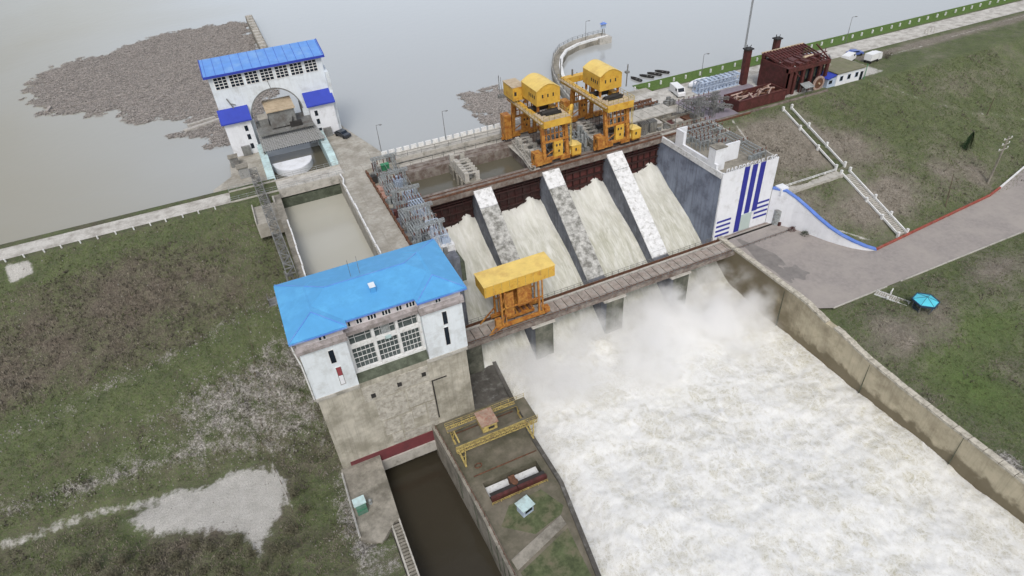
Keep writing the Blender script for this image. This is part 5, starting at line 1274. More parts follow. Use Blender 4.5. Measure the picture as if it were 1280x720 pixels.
tr = MB().box(18.2,20.7,62.0,64.9,-19.1,-17.5).build('trolley_cabin', 'gantry_y', t)
MB().box(18.0,20.9,61.8,65.1,-17.5,-17.35).build('cabin_roof', mat('rusty_pink_roof', (.36,.26,.2), var=.3, dirt=(.3,.14,.1), damt=.6, dscale=2), tr); MB().box(19.2,20.2,61.94,62.0,-18.6,-18.1).build('window', 'black', tr)
b = MB()
for k in range(22): a = k*.6; b.tube((16+.6*math.cos(a),59.8+.45*math.sin(a),-23.55+k*.015),(16+.6*math.cos(a+.6),59.8+.45*math.sin(a+.6),-23.53+k*.015),.06,5)
tag(b.build('rope_coil', 'rust'), 'coil of rusty rope lying under the small lattice gantry', 'rope')
# kiosk
t = thing('kiosk', 'small white flat-roofed kiosk standing on the quay beyond the pit', 'kiosk', (19.3,49.3,-23.6), rz=R_(14), local=True)
MB().box(-.95,.95,-.8,.8,0,1.7).build('wall', 'blueish', t, local=True); MB().box(-1.15,1.15,-1.05,1.0,1.7,1.83).build('roof', 'teal', t, local=True)
MB().box(-.6,.7,-.84,-.79,.6,1.35).build('window', 'glass_dk', t, local=True)
# ------------------------------------------------------------------ left bank platform, hut and stairs
t = thing('bank_platform', 'grey concrete platform at the foot of the building beside the dark tailrace', 'platform', (-1,63,-31))
MB().prism([(-4.25,71),(-4.3,57.2),(-1.5,55.2),(1.2,57.8),(2.0,57.8),(2.34,70.99)], -33, -25.45).build('slab', 'conc', t)
MB().bar((-4.25,70,-25.3),(-4.3,57.4,-25.3),.3,.4).build('kerb', 'conc_light', t)
MB().rail([(-4.25,69,-25.2),(-4.3,57.4,-25.2)],.9,2,.03).build('railing', 'steel', t)
t = thing('hut', 'small hut with a pale roof and green front on the platform by the tailrace', 'hut', (-2.9,61.9,-25.4), rz=R_(3), local=True)
MB().box(-.8,.8,-.8,.9,0,1.75).build('wall', mat('green_hut_wall', (.10,.2,.15), var=.3), t, local=True)
MB().add([(-.95,-.35,1.75),(.95,-.35,1.75),(.95,1.05,1.95),(-.95,1.05,1.95),(-.95,-.35,1.85),(.95,-.35,1.85),(.95,1.05,2.05),(-.95,1.05,2.05)], [[3,2,1,0],[4,5,6,7],[0,1,5,4],[1,2,6,5],[2,3,7,6],[3,0,4,7]]).build('roof', 'teal', t, local=True)
MB().box(-.75,.75,-1.0,-.3,1.2,1.3).build('awning', mat('green_tarp', (.06,.2,.12), var=.3), t, local=True)
o = MB().tube((-1.4,62.5,-25.45),(-1.4,62.5,-24.6),.3,10).tube((-1.4,62.5,-24.6),(-1.4,62.5,-24.4),.3,10,.12).build('barrel', 'steel'); tag(o, 'grey barrel beside the small hut on the platform', 'barrel')
t = thing('water_stairs', 'narrow ribbed stairway running along the left edge of the tailrace', 'stairs', (1.2,45,-31))
b = MB()
for i in range(60):
    y = 57.2-i*.55; b.box(.75,1.75,y-.36,y,-27,-25.5-i*.008)
b.build('steps', 'conc', t); MB().box(.2,1.9,20,57.7,-33,-25.95).build('base', 'quay_wet', t)
MB().box(1.75,1.98,20,57.79,-33,-25.3).box(.45,.72,20,57.5,-33,-25.5).build('string_wall', 'conc_light', t)
MB().rail([(1.86,46,-25.3),(1.86,36,-25.3)],.9,1.5,.03).build('railing', 'steel', t)

# ------------------------------------------------------------------ lattice yard beside the lock deck
o = MB().box(18.25,24.85,106.01,123.4,-8,-.55).build('yard_base', 'deck'); tag(o, 'cluttered concrete base of the lattice yard between lock deck and spillway', 'platform')
o = MB().box(18.05,18.35,84.3,122,-.2,.55); 
for k in range(15): o.box(17.98,18.42,85+k*2.5,85.3+k*2.5,-.2,.85)
tag(o.build('yard_wall', 'rust'), 'low rusty wall along the left side of the lattice yard', 'wall')
def lattice_tower(name, lb, x, y, z, h, w, grp=None, arms=True, m='steel'):
    t = thing(name, lb, 'lattice tower', (x,y,z), grp)
    MB().lattice((x,y,z),(x,y,z+h),w,w,max(3,int(h/w*.8)),.08).build('mast', m, t)
    if arms: MB().lattice((x-w*1.6,y,z+h*.93),(x+w*1.6,y,z+h*.93),w*.5,w*.5,5,.06).build('arm', m, t)
    return t
k = 0
descr = ('by the green cabinet','second from the plaza','in the middle of the yard','behind the pale end block','nearest the blue roof')
for i, y in enumerate((118,110.5,103,95.5,89)):
    z = -.55 if y > 106 else -.7
    t = thing('lattice_portal', 'pale grey lattice portal with insulators '+descr[i], 'portal', (21.5,y,z), 'lattice portals in the yard')
    for x in (19.6,23.6): MB().lattice((x,y,z),(x,y,z+5.0),.55,.55,6,.085).build('column', 'steel', t)
    MB().lattice((19.0,y,z+5.0),(24.4,y,z+5.0),.5,.5,9,.075).build('beam', 'steel', t)
    for x in (20.2,21.5,22.8,24): MB().tube((x,y,z+4.7),(x,y,z+3.7),.09,6).build('insulator', 'porc', t)
b = MB()
for x in (20.2,21.5,22.8,24): b.path([(x,118,3.0),(x+.1,114,2.7),(x,110.5,3.0),(x-.1,106.8,2.7),(x,103,3.),(x,99.2,2.7),(x,95.5,3.),(x,92.2,2.75),(x,89,3.)], .035, 4)
tag(b.build('power_line', 'steel'), 'slack overhead wires strung through the lattice yard', 'wires')
rack(19.3,21.2,107,115,-.55,5,2.4,'pale blue-grey switchgear rack in the upper half of the lattice yard',seed=8)
rack(21.6,24.2,98,106,-.7,6,2.8,'pale switchgear rack beside the first white end block',seed=9,m='blueish')
rack(19.2,21.6,90.5,101,-.7,6,2.2,'pale switchgear rack along the rusty yard wall',seed=10)
rack(22.0,24.2,87.2,93,.5,4,2.0,'switchgear rack on the second white end block near the blue roof',seed=11,m='blueish')
transformer(22.9,113,-.55,.9,'grey finned transformer in the upper part of the lattice yard','blueish')
transformer(20.4,105,-.7,.8,'grey finned transformer in the middle of the lattice yard','steel')
def cabinet(x,y,z,w_,d,h,m,lb,cat='cabinet'):
    t = thing('cabinet', lb, cat, (x,y,z)); MB().box(x-w_/2,x+w_/2,y-d/2,y+d/2,z,z+h).build('body', m, t); MB().box(x-w_/2-.08,x+w_/2+.08,y-d/2-.1,y+d/2+.08,z+h,z+h+.1).build('lid', m, t)
    MB().box(x-.03,x+.03,y-d/2-.03,y-d/2+.01,z+.15,z+h-.1).build('door_gap', 'black', t); return t
cabinet(22.2,121.2,-.3,1.6,1.0,1.5,'green','green cabinet at the top of the lattice yard')
cabinet(20.2,122.2,-.2,.9,.8,1.6,'redbrown','dark red cabinet left of the green one')
cabinet(18.9,117.6,-.5,1.0,.9,1.5,'black','black cabinet beside the rusty yard wall')
cabinet(19.1,102.4,-.7,.8,.8,1.4,'redbrown','small dark red cabinet halfway down the yard wall')
cabinet(24.0,124.2,0,1.3,1.0,1.5,'steel_dk','grey cabinet at the corner where the upstream walkway begins')
for i,(y,lb) in enumerate(((114.4,'upper'),(111.2,'lower'))):
    tag(MB().box(18.6,20.4,y-1.2,y+1.2,-.55,-.2).build('salmon_slab', mat('salmon_slab', (.45,.24,.19), var=.25, dirt=(.5,.42,.36), damt=.6, dscale=1.5)), lb+' of the two salmon red slabs inside the yard wall', 'slab')
b = MB()
for kk in range(60):
    x, y = rnd.uniform(18.6,24.6), rnd.uniform(86,122); s = rnd.uniform(.15,.45); b.box(x-s,x+s,y-s,y+s,-.7,rnd.uniform(-.1,.6))
o = b.build('yard_equipment', 'steel_dk'); o['kind'] = 'stuff'; o['label'] = 'small grey equipment footings scattered over the lattice yard'; o['category'] = 'equipment'
# car on the plaza
def car(lb, x, y, z, rz, m, kind='car', cat='car', grp=None):
    t = thing('parked_'+kind, lb, cat, (x,y,z), grp, rz, local=True)
    if kind == 'car':
        MB().xprism([(-2.1,.35),(-2.1,.85),(-1.9,.95),(-1.0,1.02),(-.45,1.42),(1.0,1.45),(1.65,1.02),(2.1,.95),(2.15,.4)], -.85, .85).build('body', m, t, local=True)
        for s in (-1,1): MB().xprism([(-.85,1.03),(-.42,1.36),(.95,1.38),(1.45,1.03)], s*.86-.01, s*.86+.01).build('window', 'glass_dk', t, local=True)
        MB().add([(-.7,-1.01,1.04),(.7,-1.01,1.04),(.65,-.5,1.41),(-.65,-.5,1.41)], [[0,1,2,3]]).build('windscreen', 'glass_dk', t, local=True)
        ax = (-1.3,1.35)
    else:
        if kind == 'van':
            MB().xprism([(-2.6,.4),(-2.6,1.1),(-2.1,1.3),(-1.6,2.1),(2.6,2.15),(2.6,.4)], -.95, .95).build('body', m, t, local=True)
            MB().add([(-.8,-2.1,1.32),(.8,-2.1,1.32),(.8,-1.63,2.08),(-.8,-1.63,2.08)], [[0,1,2,3]]).build('windscreen', 'glass_dk', t, local=True)
            for s in (-1,1): MB().box(s*.955-.01,s*.955+.01,-1.5,-.7,1.35,1.95).build('window', 'glass_dk', t, local=True)
        else:
            MB().xprism([(-3.2,.5),(-3.2,1.3),(-2.9,2.2),(-1.8,2.25),(-1.8,.5)], -1, 1).build('cab', m, t, local=True)
            MB().box(-.8,.8,-3.16,-3.1,1.35,2.0).build('windscreen', 'glass_dk', t, local=True)
            MB().box(-1.0,1.0,-1.65,1.6,.8,2.4).build('box_body', m, t, local=True); MB().box(-.8,.8,-1.79,1.5,.5,.79).build('chassis', 'black', t, local=True)
        ax = (-1.8,1.1)
    for a in ax:
        for s in (-1,1): MB().tube((s*.72,a,.33),(s*.93,a,.33),.33,12).build('wheel', 'tyre', t, local=True)
    return t
car('dark car parked on the plaza beside the gatehouse wing', 18.0, 143.2, 0, R_(25), 'carpaint')

# ------------------------------------------------------------------ right end of the crest
struct(MB().box(73.9,93.4,106.41,130,-12,-.012), 'pavement', 'deck')
struct(MB().add([(89.5,119.3,.035),(150,119.6,.035),(420,119,.035),(420,126.2,.035),(89.5,127,.035)], [[0,1,2,3,4]]), 'road', 'road')
struct(MB().add([(74,121.5,.015),(89.4,121,.015),(89.4,126.6,.015),(74,126.6,.015)], [[0,1,2,3]]), 'road', 'road')
t = thing('service_vault', 'long low vault with pale concrete roof slabs right of the yellow cranes', 'vault', (83,113,0))
MB().box(76.5,88.5,111.2,116,-.01,1.25).build('wall', 'conc', t)
for i in range(4): MB().box(76.3+i*3.1,79.3+i*3.1,111.0,116.2,1.253,1.5).build('roof_slab', 'conc_light', t)
MB().box(77,83,108.6,111.19,-.01,.8).build('lower_wall', 'conc', t); MB().box(76.8,83.2,108.4,111.18,.8,.95).build('lower_slab', 'conc_light', t)
t = thing('open_pit', 'open rectangular pit with rust-red lining in front of the low vault', 'pit', (88,108.4,0))
MB().box(84.5,92,106.6,107.,-.01,.7).box(84.5,92,110.2,110.6,-.01,.7).box(84.1,84.5,106.6,110.6,-.01,.7).box(92,92.4,106.6,110.6,-.01,.7).build('wall', 'conc', t)
MB().box(84.5,92,107.0,110.2,-.005,.08).build('floor', 'redbrown', t); MB().box(86.4,88.4,107.8,109.3,.08,.5).build('hatch', 'conc_light', t)
MB().box(89.3,91.7,107.1,110.1,.08,.35).build('cover', 'rust', t)
b = MB()
for k in range(110):
    x, y = rnd.uniform(74.5,93), rnd.choice((rnd.uniform(106.6,108.2),rnd.uniform(110.7,111.2),rnd.uniform(116.5,120.2))); s = rnd.uniform(.12,.5)
    if 84 < x < 92.6 and y < 110.7: continue
    b.box(x-s,x+s,y-s*.6,y+s*.6,-.01,rnd.uniform(.2,1.3))
o = b.build('site_clutter', 'steel_dk'); o['kind'] = 'stuff'; o['label'] = 'dark machine parts and clutter on the crest right of the cranes'; o['category'] = 'clutter'
for i,(x,y) in enumerate(((77.3,107.6),(79.6,107.6),(75.3,113.0))):
    t = thing('hoist_block', ('grey ribbed hoist block left of the pit','grey ribbed hoist block right of its twin by the girder','grey ribbed hoist block beside the right yellow crane')[i], 'hoist', (x,y,0))
    MB().box(x-.8,x+.8,y-.7,y+.7,-.01,2.2).build('body', 'conc', t); b = MB()
    for k in range(5): b.box(x-.9+k*.4,x-.75+k*.4,y-.85,y+.85,.1,2.6)
    b.build('fin', 'steel_dk', t)
t = thing('trash_rack_stack', 'rusty bundle of old racks lying at the left of the white truck', 'scrap', (84,122,0))
b = MB()
for k in range(14): b.bar((78+k*.75,118.6,rnd.uniform(.2,1)),(78.6+k*.8,121.4,rnd.uniform(.2,1.2)),.3,.2)
b.bar((77,118.7,.9),(89,118.9,.9),.35,.5).bar((77,121.2,.7),(89,121.3,.8),.35,.5)
b.build('bars', 'rust', t)
for i,(x0,x1,y0) in enumerate(((75.5,79,117),(80,84.6,119.2))):
    tag(MB().box(x0,x1,y0,y0+1.5,.01,.5).build('loose_slab', 'conc_light'), ('pale loose slab beside the right yellow crane','pale loose slab among the rusty racks')[i], 'slab')
car('white van seen head-on on the crest between the racks and the pale boat', 97.2, 122.0, .03, R_(-12), 'whitecar', 'van', 'van')
t = thing('covered_boat', 'white covered boat standing on the crest behind the pale blue rack', 'boat', (105.5,123.6,0), rz=R_(-4), local=True)
b = MB(); secs = [(-3.6,.15,.7),(-2.6,.85,1.15),(-1,1.2,1.45),(1.2,1.25,1.5),(2.8,1.15,1.2),(3.4,.9,.95)]
n = 10; vs_ = []
for (x,r,h) in secs:
    for i in range(n): a = math.pi*i/(n-1); vs_.append((x, r*math.cos(a), .45+h*math.sin(a)))
fs_ = [[j*n+i,j*n+i+1,(j+1)*n+i+1,(j+1)*n+i] for j in range(len(secs)-1) for i in range(n-1)]+[[i for i in range(n)],[ (len(secs)-1)*n+i for i in range(n)][::-1]]
b.add(vs_, fs_); b.build('cover', 'white', t, local=True, smooth=True)
MB().prism([(-3.7,0),(-2.6,-.8),(3.3,-1.0),(3.3,1.0),(-2.6,.8)], .1, .55).build('hull', 'steel', t, local=True)
# pale blue lattice racks
t = thing('lattice_rack', 'long pale blue lattice rack standing upright beside the dark red tower', 'rack', (110,120,0))
for k, y in enumerate((119.0,120.2,121.4)):
    b = MB()
    for i in range(12):
        x = 101.4+i*1.1; b.bar((x,y,.1),(x,y,2.6),.16)
        if i < 11: b.bar((x,y,.15),(x+1.1,y,2.5),.1).bar((x+1.1,y,.15),(x,y,2.5),.1)
    for z in (.1,1.35,2.6): b.bar((101.4,y,z),(113.5,y,z),.2)
    b.build('panel', 'blueish', t)
b = MB()
for i in range(9):
    x = 102+i*1.4; b.box(x,x+.6,119.1,121.3,2.6,2.9)
b.box(101.2,113.7,118.8,121.6,.01,.15).build('walkway', 'blueish', t)
struct(MB().add([(93.5,105,.02),(101.9,105,.02),(101.9,111,.02),(116,116,.02),(116,118.3,.02),(93.5,118.6,.02)], [[0,1,2,3,4,5]]), 'pavement', 'purple')
b = MB().bar((93.4,104.1,.1),(128,104.3,.1),.5,.4); tag(b.build('crest_kerb', 'girder'), 'long brown kerb beam along the downstream edge of the crest by the hull', 'kerb')
# portal lattice behind the striped building
for i,(x,y,h) in enumerate(((90.3,105.6,6.2),(95.5,106.5,5.2),(98.5,110.,4.2))):
    lattice_tower('lattice_tower', ('tall grey lattice tower just behind the striped building','grey lattice tower at the right behind the striped building','short grey lattice tower on the violet deck')[i], x, y, 0, h, .8, 'lattice towers behind the striped building', m='steel_dk')
t = thing('lattice_beam', 'grey lattice beam leaning low behind the striped building', 'truss', (94,106,1))
MB().lattice((88,107.5,4.8),(100.5,106.2,1.6),.7,.7,14,.1).lattice((90,111,3.6),(100,107,3.4),.5,.5,12,.08).build('lattice', 'steel_dk', t)
rack(91,99.5,107.5,113.2,0,7,2.2,'low dark switchgear rack on the crest behind the striped building',seed=21,m='steel_dk')
lamp(84.2,105.3,5.5,'thin dark lamp post in front of the rust-red pit')
# red barge-like hull full of pipes
t = thing('steel_trough', 'long dark red steel trough filled with scrap pipes at the crest edge', 'container', (109,107.5,0))
MB().box(102,115.8,105.5,105.8,.02,2.5).box(102,115.8,110.6,110.9,.02,2.5).box(102,102.3,105.8,110.6,.02,2.5).box(115.5,115.8,105.8,110.6,.02,2.5).box(102.3,115.5,105.8,110.6,.02,1.4).build('shell', 'redbrown', t)
MB().box(101.9,115.9,105.4,105.85,2.5,2.62).build('rim', 'redbrown', t)
for k in range(42):
    x, y = rnd.uniform(103,114.5), rnd.uniform(106.4,110); a = rnd.gauss(.25,.35); L_ = rnd.uniform(1.5,3.6); z = 1.6+rnd.uniform(0,1.3)
    tag(MB().tube((x-math.cos(a)*L_/2,y-math.sin(a)*L_/2,z),(x+math.cos(a)*L_/2,y+math.sin(a)*L_/2,z+rnd.uniform(-.2,.3)),rnd.uniform(.09,.2),9).build('scrap_pipe', rnd.choice(('logs','rust','logs'))), 'length of rusty pale pipe heaped in the dark red trough', 'pipe', 'scrap pipes heaped in the red trough')
for i,(x,y,h) in enumerate(((114.6,118.6,8.6),(129.6,124.5,7.0))):
    t = thing('steel_column', ('dark maroon box column left of the red frame building','dark maroon column rising behind the red frame building')[i], 'column', (x,y,0), 'free standing maroon columns')
    MB().box(x-.75,x+.75,y-.6,y+.6,-.1,h).build('shaft', 'redbrown', t); MB().box(x-1,x+1,y-.9,y+.9,h,h+.3).bar((x-.6,y,h+.3),(x-.6,y,h+1.2),.15).bar((x+.5,y,h+.3),(x+.7,y,h+1.),.12).build('head', 'black', t)
# maroon frame building
t = thing('frame_building', 'big rusty maroon steel frame with sloped sheet top and a row of tall openings', 'frame', (123,111,0))
for x in (117.2,119.6,122,124.6,127.2,129.4):
    MB().box(x-.35,x+.35,107.0,107.6,0,6.4).build('column', 'redbrown', t); MB().box(x-.35,x+.35,115.4,116.1,0,7.6).build('column', 'redbrown', t)
MB().box(116.8,118.6,107,116.1,.3,6.6).build('end_box', 'redbrown', t)
MB().box(116.8,129.8,106.9,107.7,5.6,6.5).build('beam', 'redbrown', t); MB().box(116.8,129.8,115.3,116.2,7.0,7.8).build('beam', 'redbrown', t)
b = MB()
for k in range(14):
    x = 117.3+k*.95; b.bar((x,107.3,6.3),(x,116,7.9),.22,.3)
for y_ in (108.5,110.5,112.6,114.5): b.bar((117,y_,6.35+(y_-107.3)*.18),(129.8,y_,6.35+(y_-107.3)*.18),.2,.25)
b.build('roof_beam', 'redbrown', t)
MB().add([(117,111.6,6.85),(124.5,111.6,6.85),(129.8,116.1,7.7),(117,116.1,7.7),(117,111.6,7.0),(124.5,111.6,7.0),(129.8,116.1,7.85),(117,116.1,7.85)], [[3,2,1,0],[4,5,6,7],[0,1,5,4],[1,2,6,5],[2,3,7,6],[3,0,4,7]]).build('sheet_roof', 'redbrown', t)
MB().box(116.8,129.9,116.1,116.4,7.8,8.05).build('pale_edge', 'tan', t)
MB().box(118.7,129.7,108.4,108.6,.2,5.0).build('rear_wall', 'black', t)
for k in range(5):
    x = 121.2+k*1.3; f = MB().box(x,x+.9,107.75,107.9,2.9,5.4).build('opening', 'glass_dk', t)
    MB().box(x-.1,x,107.7,107.95,2.8,5.5).box(x+.9,x+1.,107.7,107.95,2.8,5.5).build('frame', 'moss', f)
b = MB()
for k in range(34):
    x = rnd.uniform(118,129); b.box(x,x+rnd.uniform(.3,1.3),rnd.uniform(107.2,110),rnd.uniform(110.2,112),6.56,6.6+rnd.uniform(.2,.9))
b.bar((121,110,6.7),(129,108,8.2),.2).bar((129.6,107,6.4),(129.6,112,8.8),.25).bar((127,107,6.5),(129.6,109,8.6),.18).bar((118,107,6.4),(121,107.2,4.0),.3)
b.build('superstructure', 'redbrown', t)
MB().tube((123.6,109.6,7.3),(126.4,109.6,7.3),.4,10).build('pale_drum', 'tan', t)
b = MB()
for k in range(6): b.bar((130.+k*.28,107.2,0),(130+k*.28,108.5+k*.3,6.8),.16); 
b.bar((129.8,107,6.5),(131.8,109.6,6.5),.2).bar((129.8,107,3.5),(131.8,109.6,3.5),.2).build('stair_frame', 'steel_dk', t)
t = thing('iron_wheel', 'large rusty iron wheel leaning before the maroon frame', 'wheel', (126.6,106.2,0))
b = MB(); R0 = 1.5
for i in range(28):
    a, c_ = i*6.2832/28, (i+1)*6.2832/28
    b.bar((126.6+R0*math.cos(a),106.2,R0+.05+R0*math.sin(a)),(126.6+R0*math.cos(c_),106.2,R0+.05+R0*math.sin(c_)),.5,.35,up=(0,1,0))
b.build('rim', 'logs', t); MB().tube((126.6,106.1,1.55),(126.6,106.35,1.55),1.38,24).build('disc', 'rust', t); MB().tube((126.6,105.8,1.55),(126.6,106.5,1.55),.22,10).build('hub', 'tan', t)
t = thing('shelter', 'small pale-roofed shelter in front of the maroon frame beside the iron wheel', 'shelter', (122.8,105.9,0))
for x in (121.6,124): MB().bar((x,105.2,0),(x,105.2,1.6),.12).bar((x,106.8,0),(x,106.8,2.1),.12).build('post', 'steel_dk', t)
MB().add([(121.4,105.0,1.6),(124.2,105.0,1.6),(124.2,107,2.2),(121.4,107,2.2),(121.4,105.0,1.7),(124.2,105.0,1.7),(124.2,107,2.3),(121.4,107,2.3)], [[3,2,1,0],[4,5,6,7],[0,1,5,4],[1,2,6,5],[2,3,7,6],[3,0,4,7]]).build('roof', 'steel', t)
# white hut with olive roof
t = thing('guard_house', 'white house with flat olive roof and a blue lean-to at the end of the crest', 'house', (135.5,109,0))
MB().box(131.5,140.5,105.4,113.2,-.1,3.0).build('wall', 'white', t)
MB().box(131.2,140.8,105.1,113.5,3.0,3.2).build('roof', 'roofgreen', t); MB().box(133,134,110,111,3.2,3.7).build('vent_box', 'conc', t)
MB().box(128.9,131.49,105.6,109,-.1,2.2).build('lean_to', 'blueish', t)
MB().add([(128.7,105.3,2.1),(131.48,105.3,2.8),(131.48,109.2,2.8),(128.7,109.2,2.1),(128.7,105.3,2.25),(131.48,105.3,2.95),(131.48,109.2,2.95),(128.7,109.2,2.25)], [[3,2,1,0],[4,5,6,7],[0,1,5,4],[1,2,6,5],[2,3,7,6],[3,0,4,7]]).build('lean_to_roof', 'deep_blue', t)
for x in (132.6,135.1,137.6): 
    f = MB().box(x-.07,x+.97,105.34,105.41,1.0,2.3).build('window', 'blueish', t); MB().box(x,x+.9,105.32,105.35,1.1,2.2).build('pane', 'glass_dk', f)
MB().box(139.3,140.2,105.33,105.41,0,2.1).build('door', 'glass_dk', t); MB().box(129.4,130.4,105.54,105.61,.9,1.7).build('window', 'glass_dk', t)
MB().tube((140.7,105.1,0),(140.7,105.1,3.8),.09,6).build('downpipe', 'green', t)
t = thing('signal_cabin', 'small white cabin with two dark windows behind the maroon frame', 'cabin', (137.3,121,0))
MB().box(135.4,139.2,118.4,121.,0,2.5).build('wall', 'white', t); MB().box(135.1,139.5,118.1,121.3,2.5,2.7).build('roof', 'blueish', t)
for x in (136.1,137.8): MB().box(x,x+.8,118.35,118.41,1.2,2.1).build('window', 'glass_dk', t)
car('pale van parked at the left of the vehicles beyond the olive roof', 147.4, 116.2, 0, R_(110), 'whitecar', 'van', 'van')
car('blue car parked just behind the pale van', 152.6, 118.8, 0, R_(75), 'bluecar')
car('white box truck parked in front of the blue car', 151.6, 112.8, 0, R_(98), 'whitecar', 'truck', 'truck')
def bushy(name, lb, cat, x, y, z, r, h, n, m, stems=6, grp=None, seed=0, leaf=.12):
    r_ = random.Random(seed or int(x*7+y)); t = thing(name, lb, cat, (x,y,z), grp)
    b = MB(); q = MB()
    tips = []
    for i in range(stems):
        a = r_.uniform(0,6.28); e_ = (x+math.cos(a)*r*r_.uniform(.2,.9), y+math.sin(a)*r*r_.uniform(.2,.9), z+h*r_.uniform(.5,1)); q.tube((x,y,z-.1), e_, .035, 4, .012); tips.append(e_)
    for i in range(n):
        c_ = r_.choice(tips); f = r_.uniform(.35,1.05); s = r*.28
        px_, py_, pz = x+(c_[0]-x)*f+r_.gauss(0,s), y+(c_[1]-y)*f+r_.gauss(0,s), z+(c_[2]-z)*f+r_.gauss(0,h*.1)
        if pz < z: continue
        b.add([(px_,py_,pz),(px_+r_.uniform(-leaf,leaf)*1.6,py_+r_.uniform(-leaf,leaf)*1.6,pz+r_.uniform(-.05,leaf)),(px_+r_.uniform(-leaf,leaf)*1.6,py_+r_.uniform(-leaf,leaf)*1.6,pz+r_.uniform(-.05,leaf)*1.5)], [[0,1,2]])
    q.build('stems', 'bark', t); b.build('foliage', m, t); return t
bushy('bare_bush', 'brown leafless bush beside the parked vehicles', 'bush', 157.0, 112.5, 0, 1.6, 2.2, 500, 'darkbrush', 12)
t = thing('radio_mast', 'tall thin lattice mast rising beside the crest road against the reservoir', 'mast', (123.6,129.2,-.3))
MB().lattice((123.6,129.2,-.5),(123.9,129.6,21),.3,.3,40,.045).build('mast', 'steel_dk', t)
lamp(109.5,128.4,6,'thin lamp post beside the crest road near the covered boat',-.2)
lamp(159,127.6,7,'thin lamp post beside the crest road above the parked vehicles',-.1)
b0 = MB().box(-.17,.17,-.17,.17,-.4,.95).box(-.12,.12,-.19,.19,.5,.75).build('guard_post', 'trim_white', local=True)
tag(b0, 'small white guard post on the green strip between crest road and reservoir', 'post', 'white guard posts along the crest road')
for i in range(44):
    o = b0 if i == 0 else b0.copy()
    if i: COL.objects.link(o)
    x = 91.5+i*3.9+rnd.uniform(-.35,.35); y = 131.2+rnd.uniform(-.15,.15)+(.5 if x < 100 else 0)
    o.location = (x, y, -2.0*(y-127.5)/10); o.rotation_euler.z = rnd.uniform(-.2,.2)
t = thing('cyclist_gate', 'two short pale barrier posts on the far crest road', 'barrier', (183,121,0))
for x in (182,184.5): MB().bar((x,120,0),(x+.3,120.4,1.4),.18).bar((x,121,0),(x,121,1.1),.14).build('post', 'conc_light', t)
# moored boats
for i, x in enumerate((97.6,101.2,103.9,106.6)):
    t = thing('rowing_boat', ('dark rowing boat, leftmost of the four moored at the green bank','dark rowing boat, second from the left at the green bank','dark rowing boat, third from the left at the green bank','dark rowing boat, rightmost of the four moored at the green bank')[i], 'boat', (x,140.4+i*.25,-2), 'rowing boats moored at the bank', R_(-58 if i else -80), local=True)
    L_ = 2.3; b = MB(); ring = []
    out = [(-L_,0),(-1.6,.45),(0,.62),(1.7,.5),(2.1,.3),(2.1,-.3),(1.7,-.5),(0,-.62),(-1.6,-.45)]
    n = len(out); b.add([(x_*.9,y_*.6,-.15) for x_,y_ in out]+[(x_,y_,.45) for x_,y_ in out]+[(x_*.94,y_*.85,.45) for x_,y_ in out]+[(x_*.86,y_*.6,.0) for x_,y_ in out],
          [list(range(n))[::-1]]+[[i_,(i_+1)%n,n+(i_+1)%n,n+i_] for i_ in range(n)]+[[n+i_,n+(i_+1)%n,2*n+(i_+1)%n,2*n+i_] for i_ in range(n)]+[[2*n+i_,2*n+(i_+1)%n,3*n+(i_+1)%n,3*n+i_] for i_ in range(n)]+[[3*n+i_ for i_ in range(n)]])
    b.build('hull', 'black', t, local=True); MB().box(-.2,.1,-.5,.5,.2,.28).box(1.0,1.3,-.45,.45,.2,.28).build('seat', 'steel_dk', t, local=True)
# curved breakwater with mark
t = thing('breakwater', 'curved concrete breakwater ending in the open reservoir behind the right crane', 'breakwater', (92,163,-2))
bp_ = [(73.5,128),(75,134),(77,143),(79.5,151),(82.6,158),(86.4,164.5),(91,169.8),(97,173),(103,174.3),(108.6,174.6)]
def offs(P, d):
    out = []
    for i,(x,y) in enumerate(P):
        a = P[max(0,i-1)]; c_ = P[min(len(P)-1,i+1)]; v = Vector((c_[0]-a[0],c_[1]-a[1])).normalized(); out.append((x-v.y*d, y+v.x*d))
    return out
fi = []
for i in range(len(bp_)-1):
    for k in range(3): f = k/3; fi.append((bp_[i][0]+(bp_[i+1][0]-bp_[i][0])*f, bp_[i][1]+(bp_[i+1][1]-bp_[i][1])*f))
fi.append(bp_[-1])
def ribbon(P, d0, d1, z0, z1, mb):
    A, B_ = offs(P, d0), offs(P, d1)
    for i in range(len(P)-1): mb.prism([A[i],A[i+1],B_[i+1],B_[i]], z0, z1)
    return mb
ribbon(fi, -1.6, 1.6, -5, -.6, MB()).build('base', 'conc', t)
ribbon(fi, -1.5, -.6, -.6, -.05, MB()).build('inner_walk', 'trim_white', t); ribbon(fi, 1.1, 1.5, -.6, .3, MB()).build('outer_parapet', 'conc_light', t)
MB().rail([(x,y,.3) for x,y in offs(fi,1.3)],.9,2.5,.04).build('railing', 'steel_dk', t)
MB().box(105,109.4,172,176.4,-5,-.2).build('head', 'conc_light', t)
t = thing('beacon', 'small blue and white beacon stand on the head of the curved breakwater', 'beacon', (107.5,174.5,-.2))
MB().bar((107,174,-.2),(107.4,174.4,2.6),.14).bar((108.2,174,-.2),(107.8,174.4,2.6),.14).bar((107.6,175,-.2),(107.6,174.6,2.6),.14).build('legs', 'steel_dk', t)
MB().box(106.8,108.5,174.2,174.5,2.0,3.4).build('board', 'blueish', t); MB().add([(106.6,173.7,3.4),(108.7,173.7,3.4),(108.7,175,3.4),(106.6,175,3.4),(107.6,174.4,4.1)], [[0,1,4],[1,2,4],[2,3,4],[3,0,4],[3,2,1,0]]).build('cap', 'band_blue', t)
lamp(101.5,174.6,5.5,'thin lamp post near the head of the curved breakwater',-.4)
